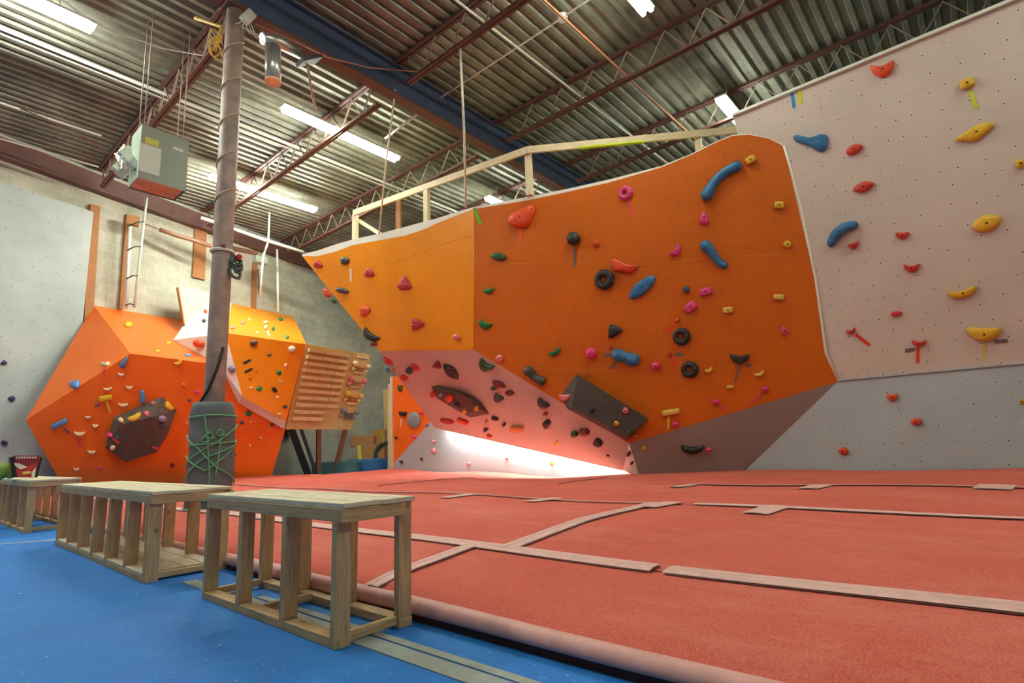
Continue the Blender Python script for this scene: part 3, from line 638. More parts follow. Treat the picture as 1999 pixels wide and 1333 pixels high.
# ---- big overhanging structure
zB = 4.2+H
B0 = onz(925, 405, zB); n1 = (C0-D0).cross(B0-D0).normalized()
def ond(x, y, off=0): return onpl(x, y, D0-n1*off*(1 if n1.dot(ray(1200, 600)) > 0 else -1), n1)
E0 = ond(925, 683); G0 = ond(1228, 865)
A0 = onz(590, 500, zB); n2 = (A0-B0).cross(E0-B0).normalized()
def onl(x, y): return onpl(x, y, B0, n2)
F0 = onl(740, 685)
H0 = onx(848, 834, 8.5); K0 = onx(1216, 917, 8.42)
WB = onx(1456, 917, XW); n3 = (D0-G0).cross(WB-G0).normalized(); T0 = onpl(1250, 936, G0, n3)
t = thing('overhanging_boulder_wall', 'huge faceted orange bouldering wall leaning out over the mats', 'climbing wall', (8.0, 6, 0))
band = [(925, 408), (1030, 391), (1110, 374), (1190, 356), (1290, 327), (1350, 302), (1400, 277), (1430, 265), (1462, 263), (1500, 270), (1530, 285)]
top_edge = [(925, 404), (1030, 384), (1110, 368), (1190, 350), (1290, 324), (1350, 300), (1400, 275), (1430, 263), (1462, 261), (1500, 268), (1530, 283)]
q = MB(); face(q, [E0]+[ond(*p) for p in band]+[ond(1545, 335), ond(1562, 400), ond(1592, 545), ond(1612, 690), D0, G0]); make('red_orange_face', q, MT['orange'], t)
q = MB()
for i in range(len(band)-1): q.poly([ond(*band[i]), ond(*band[i+1]), ond(*top_edge[i+1]), ond(*top_edge[i])])
make('right_top_rim', q, MT['white'], t)
lb = [(590, 500), (620, 500), (655, 491), (690, 478), (740, 469), (790, 460), (830, 447), (850, 437), (890, 421), (925, 408)]
lt = [(590, 496), (620, 489), (655, 477), (690, 467), (740, 456), (790, 443), (830, 432), (850, 427), (890, 414), (925, 404)]
q = MB(); face(q, [onl(*p) for p in lb]+[E0, F0]); make('amber_face', q, MT['amber'], t)
q = MB()
for i in range(len(lb)-1): q.poly([onl(*lb[i]), onl(*lb[i+1]), onl(*lt[i+1]), onl(*lt[i])])
make('left_top_rim', q, MT['white'], t)
# seams of thicker paint on faces
q = MB()
for pts, fn in (([(925, 512), (1060, 516), (1230, 520), (1420, 500), (1590, 497)], ond), ([(1050, 719), (1150, 722), (1250, 730)], ond), ([(750, 517), (800, 500), (860, 478), (925, 458)], onl), ([(925, 405), (925, 683)], ond), ([(790, 682), (860, 680), (925, 681)], onl)):
    q.tube([fn(*p) for p in pts], .004, 5)
make('paint_seams', q, MT['amber'], t)
# salmon underside: ruled surface
n_ = 12; topc = [F0.lerp(E0, i/5) for i in range(6)]+[E0.lerp(G0, i/8) for i in range(1, 9)]
def clen(P): 
    L = [0]
    for a, b in zip(P[:-1], P[1:]): L.append(L[-1]+(b-a).length)
    return [l/L[-1] for l in L]
ts = clen(topc); q = MB(); rws = []
for k in range(7): rws.append([topc[i].lerp(H0.lerp(K0, ts[i]), k/6) for i in range(len(topc))])
uvf = plane_uv([F0, G0, K0, H0])
q.grid(rws, smooth=True, uvf=uvf); make('salmon_underside', q, MT['salmon'], t)
for k in range(6):
    for i in range(len(topc)-1): SURF.append(([rws[k][i], rws[k][i+1], rws[k+1][i+1], rws[k+1][i]], [0, 1, 2, 3]))
q = MB()
for i in range(len(topc)-1): q.board(H0.lerp(K0, ts[i])+V((.012, 0, .0)), H0.lerp(K0, ts[i+1])+V((.012, 0, .0)), .03, .02)
make('bottom_batten', q, MT['pine'], t)
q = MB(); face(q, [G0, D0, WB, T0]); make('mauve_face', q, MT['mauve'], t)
q = MB(); face(q, [G0, T0, K0]); make('white_end_face', q, MT['white'], t)
A2, Hh = V((XW-.02, 11.0, zB)), H0
q = MB(); face(q, [A0, F0, A2], False); face(q, [F0, H0, A2], False); make('hidden_side', q, MT['amber'], t)
q = MB(); 
zd = zB-.12
def lv(p, z=zd): return V((p.x, p.y, z))
face(q, [lv(A0)+V((.25, -.1, 0)), lv(B0)+V((.12, 0, 0)), lv(ond(1300, 330))+V((.12, 0, 0)), lv(C0)+V((.15, 0, 0)), V((XW-.1, 2.3, zd)), lv(A2)], False); make('top_deck', q, MT['ply'], t)
q = MB(); q.tube([ond(*p) + V((-.008, -.004, 0)) for p in ((1530, 285), (1545, 335), (1562, 400), (1592, 545), (1612, 690), (1637, 745))], .018, 6); make('caulk_bead', q, MT['white'], t)
# hidden tube behind the bottom batten
t = thing('strip_light', 'lit strip light hidden behind the low edge of the salmon underside', 'light', tuple((H0+K0)/2+V((.2, 0, 0))))
a = H0.lerp(K0, .04); b = H0.lerp(K0, .98); a.x = XW-.12; b.x = XW-.12; a.z += .03; b.z += .06
for i in range(3):
    u = a.lerp(b, i/3+.01); w = a.lerp(b, (i+1)/3-.01); q = MB(); q.tube([u, w], .016, 8); make('tube', q, MT['lamp2'], t)
q = MB(); q.board(a+V((.06, 0, .05)), b+V((.06, 0, .05)), .06, .04); make('lamp_housing', q, MT['housing'], t)

# ---- railing on top
RZ = 4.93+H
R0, R1, R2 = onz(690, 416, RZ), onz(1029, 293, RZ), onz(1437, 254, RZ)
t = thing('wooden_railing', 'fresh pine railing along the top of the orange bouldering wall', 'railing', tuple((R0+R2)/2-V((0, 0, .7))))
for a, b in ((R0, R1), (R1, R2)): q = MB(); q.board(a, b, .12, .04); make('top_rail', q, MT['pine'], t)
for x, yt in ((694, 415), (833, 362), (1031, 294), (1362, 262)):
    top = onz(x, yt+4, RZ); q = MB(); q.board(top, V((top.x, top.y, zB-.05)), .1, .09, (R1-R0)); make('post', q, MT['pine'], t)
pb = onz(775, 386, RZ)+V((.12, .1, 0)); q = MB(); q.board(pb, V((pb.x, pb.y, zB-.05)), .12, .05, (R1-R0)); make('post', q, MT['stud'], t)  # back post in darker wood, its shade put into the colour
q = MB(); q.board(R0+V((.1, -.05, -.15)), onz(728, 458, zB)+V((.2, 0, .05)), .07, .04); make('brace', q, MT['pine'], t)
q = MB(); a = R1.lerp(R2, .25); b = R1.lerp(R2, .57); q.board(a+V((-.015, -.015, -.062)), b+V((-.015, -.015, -.062)), .03, .06); make('lime_strip', q, TM['lime'], tagd=('lime green strip along the underside of the pine rail', 'strip'))

# ------------------------------------------------------------ left volumes
a_ = onwall(183, 596); b_ = ony(50, 820, 13.2); c_ = ony(255, 690, 12.3); R_ = onz(530, 930, -.48+H)
nv = (c_-b_).cross(R_-b_).normalized()
def onv(x, y, off=0): return onpl(x, y, b_+(-nv if nv.dot(ray(300, 800)) > 0 else nv)*off, nv)
def down(p, q_, z=.0): return p+(q_-p)*((z-p.z)/(q_.z-p.z))
f_ = onv(557, 838); g_ = down(f_, onv(530, 930)); h_ = down(b_, onv(115, 935)); d_ = onv(432, 712); e_ = onwall(355, 625); m_ = V((2.9, 14.45, 0))
t = thing('orange_volume', 'big faceted orange climbing volume by the block wall at the left', 'climbing volume', (4, 13, 0))
q = MB(); face(q, [b_, c_, d_, onv(470, 785), f_, g_, h_]); make('front_face', q, MT['vol_orange'], t)
q = MB(); face(q, [a_, c_, b_]); make('left_face', q, MT['vol_orange'], t)
q = MB(); face(q, [a_, e_, c_]); face(q, [e_, d_, c_]); make('top_face', q, MT['vol_orange'], t)
q = MB(); face(q, [a_, b_, m_], False); face(q, [b_, h_, m_], False); fw = V((f_.x, wallY(f_.x)-.05, f_.z)); gw = V((g_.x, wallY(g_.x)-.05, 0)); face(q, [f_, fw, gw, g_], False); make('side_faces', q, MT['vol_orange'], t)
# white and amber volume
p_ = onwall(395, 582); u_ = onwall(572, 617); q_ = onpl(335, 665, c_, (e_-c_).cross(a_-c_).normalized()) - V((0, .1, 0))
s_ = ony(441, 650, 11.9); w1 = onv(432, 716, .05); w2 = onv(465, 786, .05); w3 = onv(555, 838, .05)
t_ = ony(598, 672, 12.35); v1 = onv(473, 774, .22); v2 = onv(558, 822, .12)
t = thing('amber_volume', 'amber climbing volume with white left face behind the pole', 'climbing volume', (6, 13, 0))
q = MB(); face(q, [s_, t_, v2, v1]); make('amber_front', q, MT['vol_amber'], t)
r_ = onwall(452, 592); q = MB(); face(q, [r_, u_, t_]); face(q, [r_, t_, s_]); make('amber_top', q, MT['vol_amber'], t)
q = MB()
for tri in ([p_, r_, s_], [p_, s_, q_], [q_, s_, w1], [s_, v1, w1], [w1, v1, w2], [v1, v2, w2], [w2, v2, w3]): face(q, tri)
make('white_face', q, MT['white'], t)
q = MB(); uw = V((u_.x, wallY(u_.x)-.03, 1.2)); face(q, [t_, u_, uw], False); face(q, [t_, uw, v2], False); make('side_face', q, MT['vol_amber'], t)
# hex volume on the orange volume
t = thing('hexagonal_volume', 'dark brown hexagonal volume bolted on the orange volume', 'climbing volume', tuple(onv(280, 830)))
base = [(222, 815), (316, 774), (345, 800), (326, 850), (306, 882), (246, 902), (205, 873)]
front = [(234, 829), (296, 814), (330, 838), (307, 880), (247, 901), (208, 871)]
hb = [onv(*p) for p in base]; hf = [onv(234, 829, .3), onv(296, 814, .34), onv(329, 839, .2), onv(307, 880, .2), onv(247, 901, .2), onv(208, 871, .2)]
q = MB(); q.hull(hb+hf)
for fpoly, uvs in zip(q.f, q.uv): SURF.append(([q.v[i] for i in fpoly], list(range(len(fpoly)))))
make('volume_body', q, MT['hexvol'], t)

# training board
b1, b2, b3, b4 = t_+V((0, -.02, 0)), ony(724, 692, 12.75), ony(688, 838, 12.9), ony(557, 838, 12.5)
nb = (b2-b1).cross(b4-b1).normalized(); nb = nb if nb.dot(ray(640, 760)) < 0 else -nb
b3 = onpl(688, 838, b1, nb)
t = thing('training_board', 'plywood training board with rows of wooden rungs by the block wall', 'training board', tuple((b3+b4)/2))
q = MB(); a = [b1, b2, b3, b4]; b = [p-nb*.05 for p in a]; face(q, a); face(q, b, False)
for i in range(4): q.poly([a[i], a[(i+1) % 4], b[(i+1) % 4], b[i]])
make('board_panel', q, MT['ply'], t)
def bd(s, v, off=0): return b1.lerp(b2, s).lerp(b4.lerp(b3, s), v)+nb*off
for r in range(11):
    v = .065+r*.081
    for s0, s1 in ((.03, .25), (.255, .46), (.47, .63)):
        if r > 8 and s0 > .4: continue
        sh = .0
        q = MB(); q.board(bd(s0+sh, v, .04), bd(s1+sh, v, .04), .085, .08, bd(0, 1)-bd(0, 0)); make('rung', q, MT['rung'], t)
for v in (.055, .26, .45, .665):
    q = MB(); q.board(bd(.78, v, .03), bd(.95, v, .03), .06, .06, bd(0, 1)-bd(0, 0)); make('rung', q, MT['rung'], t)
q = MB()
for (a, b), w in zip((((566, 838), (601, 930)), ((585, 838), (615, 920))), (.13, .06)):
    pass
for a, b, w, mt, lb in (((569, 838), (602, 928), .16, 'black', 'dark plank'), ((588, 838), (614, 915), .07, 'dk', 'grey prop'), ((622, 838), (622, 912), .12, 'stud', ''), ((674, 838), (656, 912), .13, 'stud', '')):
    q = MB(); p0_, p1_ = ony(*a, 13.2), ony(*b, 13.6); 
    k = (0-p0_.z)/(p1_.z-p0_.z); p1_ = p0_+(p1_-p0_)*k
    q.board(p0_-V((0, 0, .0)), p1_, w, .06, (1, 0, 0)); make('leg', q, MT[mt], t)
# colour fixture sets on the board
for col, lab, v in (('cream', 'cream', .15), ('lpink', 'pink', .345), ('lyellow', 'yellow', .545), ('slate', 'slate blue', .755)):
    for s0, dv, r, wh in ((.76, 0, .08, 'upper left'), (.985, .02, .075, 'upper right'), (.74, .075, .05, 'lower left'), (.96, .085, .05, 'lower right')):
        c = bd(s0, v+dv, .04); q = MB(); q.capsule([c, c+nb*.01], [r, r], 12); make('ball_hold', q, HM['grey' if col == 'slate' else col], tagd=('%s ball hold of the %s set on the training board' % (wh, lab), 'climbing hold'))
    for k in range(3):
        q = MB(); q.board(bd(.8, v+.04+.032*k, .03), bd(.94, v+.045+.032*k, .03), .03, .06, bd(0, 1)-bd(0, 0)); make('rung_hold', q, HM[col if col == 'slate' else 'tan'], tagd=('%s thin bar of the %s set on the training board' % (('topmost', 'middle', 'lowest')[k], lab), 'climbing hold'))

# ---- volumes on the big wall
def surf_cast_setup():
    vs, fs = [], []
    for pts, idx in SURF:
        b = len(vs); vs.extend(pts); fs.append([b+i for i in idx])
    return BVHTree.FromPolygons(vs, fs)
BV = surf_cast_setup()
def cast(x, y):
    d = ray(x, y).normalized(); loc, n, i, dist = BV.ray_cast(EYE, d)
    if loc is None: return None
    if n.dot(d) > 0: n = -n
    return loc, n
def vol(name, basepx, frontpx, off, mat, label):
    hb = []; 
    for p in basepx:
        c = cast(*p)
        if c: hb.append(c[0]+c[1]*-.02)
    ctr = cast(sum(p[0] for p in frontpx)/len(frontpx), sum(p[1] for p in frontpx)/len(frontpx))
    hf = [onpl(p[0], p[1], ctr[0]+ctr[1]*off, ctr[1]) for p in frontpx]
    q = MB(); q.hull(hb+hf)
    for fpoly in q.f: SURF.append(([q.v[i] for i in fpoly], list(range(len(fpoly)))))
    return make(name, q, MT[mat], tagd=(label, 'climbing volume'))
vol('wedge_volume', [(1124, 730), (1262, 818), (1221, 862), (1096, 770), (1092, 776), (1106, 800)], [(1127, 733), (1266, 817), (1228, 851), (1116, 796)], .28, 'darkvol', 'charcoal box volume straddling the arete of the orange wall')
vol('wedge_volume', [(836, 754), (850, 751), (896, 762), (940, 785), (957, 810), (919, 818), (894, 805), (862, 778), (845, 775)], [(868, 764), (905, 772), (935, 798), (912, 806), (893, 790)], .14, 'brownvol', 'dark brown diamond volume under the salmon overhang')
BV = surf_cast_setup()

# ------------------------------------------------------------ holds
def sh_oval(n=20): return [(.5*math.cos(2*math.pi*i/n), .5*math.sin(2*math.pi*i/n)) for i in range(n)]
def sh_rect(n=20):
    o = []
    for i in range(n):
        a = 2*math.pi*i/n; c, s = math.cos(a), math.sin(a); o.append((.5*math.copysign(abs(c)**.4, c), .5*math.copysign(abs(s)**.4, s)))
    return o
def sh_D(n=12): return [(.5*math.cos(math.pi+math.pi*i/n), .4+.9*math.sin(math.pi+math.pi*i/n)) for i in range(n+1)]+[(.35, .5), (0, .42), (-.35, .5)]
def sh_cres(n=12): return [(.5*math.cos(math.pi+math.pi*i/n), .42+.92*math.sin(math.pi+math.pi*i/n)) for i in range(n+1)]+[(.44-.88*i/8, .5-.24*math.sin(math.pi*(i+.5)/9)) for i in range(9)]
def sh_tri(n=0): return [(-.5, -.35), (-.3, -.5), (0, -.5), (.3, -.5), (.5, -.35), (.3, .1), (.1, .45), (0, .5), (-.1, .45), (-.3, .1)]
def sh_leaf(n=8): return [(-.5+i/n, -.5*math.sin(math.pi*i/n)**.8 if 0 < i < n else 0) for i in range(n)]+[(.5-i/n, .5*math.sin(math.pi*i/n)**.8 if 0 < i < n else 0) for i in range(n)]
def sh_star(n=18):
    return [((.36+.14*(i % 2)*random.uniform(.4, 1.1))*math.cos(2*math.pi*i/n), (.36+.14*(i % 2)*random.uniform(.4, 1.1))*math.sin(2*math.pi*i/n)) for i in range(n)]
def sh_knob(n=16):
    ph = random.uniform(0, 6); return [((.44+.06*math.sin(3*a+ph))*math.cos(a), (.44+.06*math.sin(2*a+ph))*math.sin(a)) for a in [2*math.pi*i/n for i in range(n)]]
SH = dict(oval=sh_oval, rect=sh_rect, D=sh_D, cres=sh_cres, tri=sh_tri, leaf=sh_leaf, star=sh_star, knob=sh_knob, pyr=sh_tri, ball=sh_oval)
KN = dict(oval='crimp_hold', rect='edge_hold', D='jug_hold', cres='jug_hold', tri='pinch_hold', leaf='crimp_hold', star='spiky_hold', knob='knob_hold', pyr='pyramid_hold', ball='ball_hold', ring='ring_hold', tube='sausage_hold', poly='jug_hold')
def dome(q, rim, c, n, h, prof):
    rows = []
    for sc, hh in prof: rows.append([c+(p-c)*sc+n*(h*hh) for p in rim])
    q.grid(rows, closed=True)
def hold(x, y, w, h, ang, typ, col, label, cat='climbing hold', group=None, prot=None, free=None, bolt=True, stripe=None):
    if free is not None: loc = ony(x, y, free); n = -ray(x, y).normalized()
    else:
        c = cast(x, y)
        if c is None: print('MISS', label); return
        loc, n = c
    dist = (loc-EYE).dot(CF); mpp = dist/F
    pl = lambda px, py: onpl(px, py, loc, n)
    sz = math.sqrt(max(w, 1)*max(h, 1))*mpp; pr = prot if prot is not None else .55*min(min(w, h)*1.3*mpp, .12)
    if typ == 'tube': pass
    q = MB()
    if typ == 'ring':
        R = (w/2-w*.17)*mpp; r = w*.17*mpp; u = n.orthogonal().normalized(); v = n.cross(u); rows = []
        for i in range(24):
            a = 2*math.pi*i/24; rr = r*(1+.15*math.sin(a+1)); rad = u*math.cos(a)+v*math.sin(a)
            rows.append([loc+rad*(R+rr*math.cos(b))+n*(rr*.7+rr*math.sin(b)) for b in [2*math.pi*j/12 for j in range(12)]])
        rows.append(rows[0]); q.grid(rows, closed=True, caps=False)
    else:
        ca, sa = math.cos(math.radians(ang)), math.sin(math.radians(ang))
        if isinstance(w, (list,)): pass
        rim = [pl(x+(a*w*ca-b*h*sa), y-(a*w*sa+b*h*ca)) for a, b in SH[typ]()]
        if typ == 'pyr': dome(q, rim, loc, n, pr*1.6, [(1, 0), (.96, .2), (.35, .9), (.12, 1)])
        elif typ == 'ball': dome(q, rim, loc, n, .5*w*mpp*1.6, [(.75, 0), (.95, .2), (1, .42), (.93, .65), (.7, .86), (.38, .97), (.08, 1)])
        elif typ in ('rect',): dome(q, rim, loc, n, pr, [(1, 0), (1, .6), (.93, .9), (.8, 1), (.1, 1)])
        else: dome(q, rim, loc, n, pr, [(1, 0), (1.0, .35), (.9, .7), (.68, .93), (.35, 1), (.06, 1.0)])
    o = make(KN[typ], q, HM[col], tagd=(label, cat, group))
    if bolt and min(w, h) > 11 and typ not in ('ring',):
        hh = (.5*w*mpp*1.6 if typ == 'ball' else pr*(1.6 if typ == 'pyr' else 1))
        cb = loc+n*hh*.99; qb = MB(); qb.tube([cb-n*.006, cb+n*.004], min(.012, .12*min(w, h)*mpp), 8, False); bo = make('bolt', qb, MT['black'], o)
    if stripe:
        qs = MB(); s = pl(x-w*.45, y+h*.1)-loc; e = pl(x+w*.45, y+h*.12)-loc
        qs.tube([loc+s*1.0+n*pr*.5, loc+(s+e)*.5+n*pr*1.55, loc+e*1.0+n*pr*.5], .007, 5); make('chalky_ridge', qs, HM['lpink'], o)
    return o
def tubehold(pts, radii, col, label):
    c = [cast(*p) for p in pts]
    c = [k for k in c if k]; 
    n = c[len(c)//2][1]; loc0 = c[len(c)//2][0]
    P = []; R = []
    for (x, y), r in zip(pts, radii):
        l = onpl(x, y, loc0, n); mpp = (l-EYE).dot(CF)/F; R.append(r*mpp); P.append(l+n*(r*mpp*.55))
    # smooth interpolation
    PP, RR = [], []
    for i in range(len(P)-1):
        for k in range(4):
            f = k/4; p0 = P[max(i-1, 0)]; p1 = P[i]; p2 = P[i+1]; p3 = P[min(i+2, len(P)-1)]
            PP.append(.5*((2*p1)+(p2-p0)*f+(2*p0-5*p1+4*p2-p3)*f*f+(3*p1-p0-3*p2+p3)*f**3)); RR.append(R[i]+(R[i+1]-R[i])*f)
    PP.append(P[-1]); RR.append(R[-1])
    q = MB(); q.capsule(PP, RR, 14); o = make('sausage_hold', q, HM[col], tagd=(label, 'climbing hold'))
    mid = PP[len(PP)//2]; rr = RR[len(RR)//2]; q = MB(); q.tube([mid+n*(rr*.9), mid+n*(rr+.004)], .011, 8, False); make('bolt', q, MT['black'], o)
def polyhold(pts, col, label, h=.07, cat='climbing hold'):
    cx = sum(p[0] for p in pts)/len(pts); cy = sum(p[1] for p in pts)/len(pts); loc, n = cast(cx, cy)
    rim0 = [onpl(x, y, loc, n) for x, y in pts]; rim = []
    k = len(rim0)
    for i in range(k):
        p0, p1, p2, p3 = rim0[i-1], rim0[i], rim0[(i+1) % k], rim0[(i+2) % k]
        for f in (0, .33, .66): rim.append(.5*((2*p1)+(p2-p0)*f+(2*p0-5*p1+4*p2-p3)*f*f+(3*p1-p0-3*p2+p3)*f**3))
    q = MB(); dome(q, rim, loc, n, h, [(1, 0), (1.0, .35), (.9, .7), (.68, .93), (.35, 1), (.06, 1.0)])
    o = make('jug_hold', q, HM[col], tagd=(label, cat)); q = MB(); q.tube([loc+n*h*.97, loc+n*(h+.004)], .011, 8, False); make('bolt', q, MT['black'], o)
def tape(x0, y0, x1, y1, w, col, label, free=None):
    if free is None:
        c = cast((x0+x1)/2, (y0+y1)/2)
        if c is None: print('MISS', label); return
        loc, n = c
    dx, dy = x1-x0, y1-y0; L = math.hypot(dx, dy); nx, ny = -dy/L*w/2, dx/L*w/2
    a = [onpl(x0+nx, y0+ny, loc, n), onpl(x1+nx, y1+ny, loc, n), onpl(x1-nx, y1-ny, loc, n), onpl(x0-nx, y0-ny, loc, n)]
    q = MB(); u = [p+n*.006 for p in a]; q.poly(u); q.poly([p+n*.001 for p in a])
    for i in range(4): q.poly([a[i]+n*.001, a[(i+1) % 4]+n*.001, u[(i+1) % 4], u[i]])
    make('route_tape', q, TM[col], tagd=(label, 'tape'))
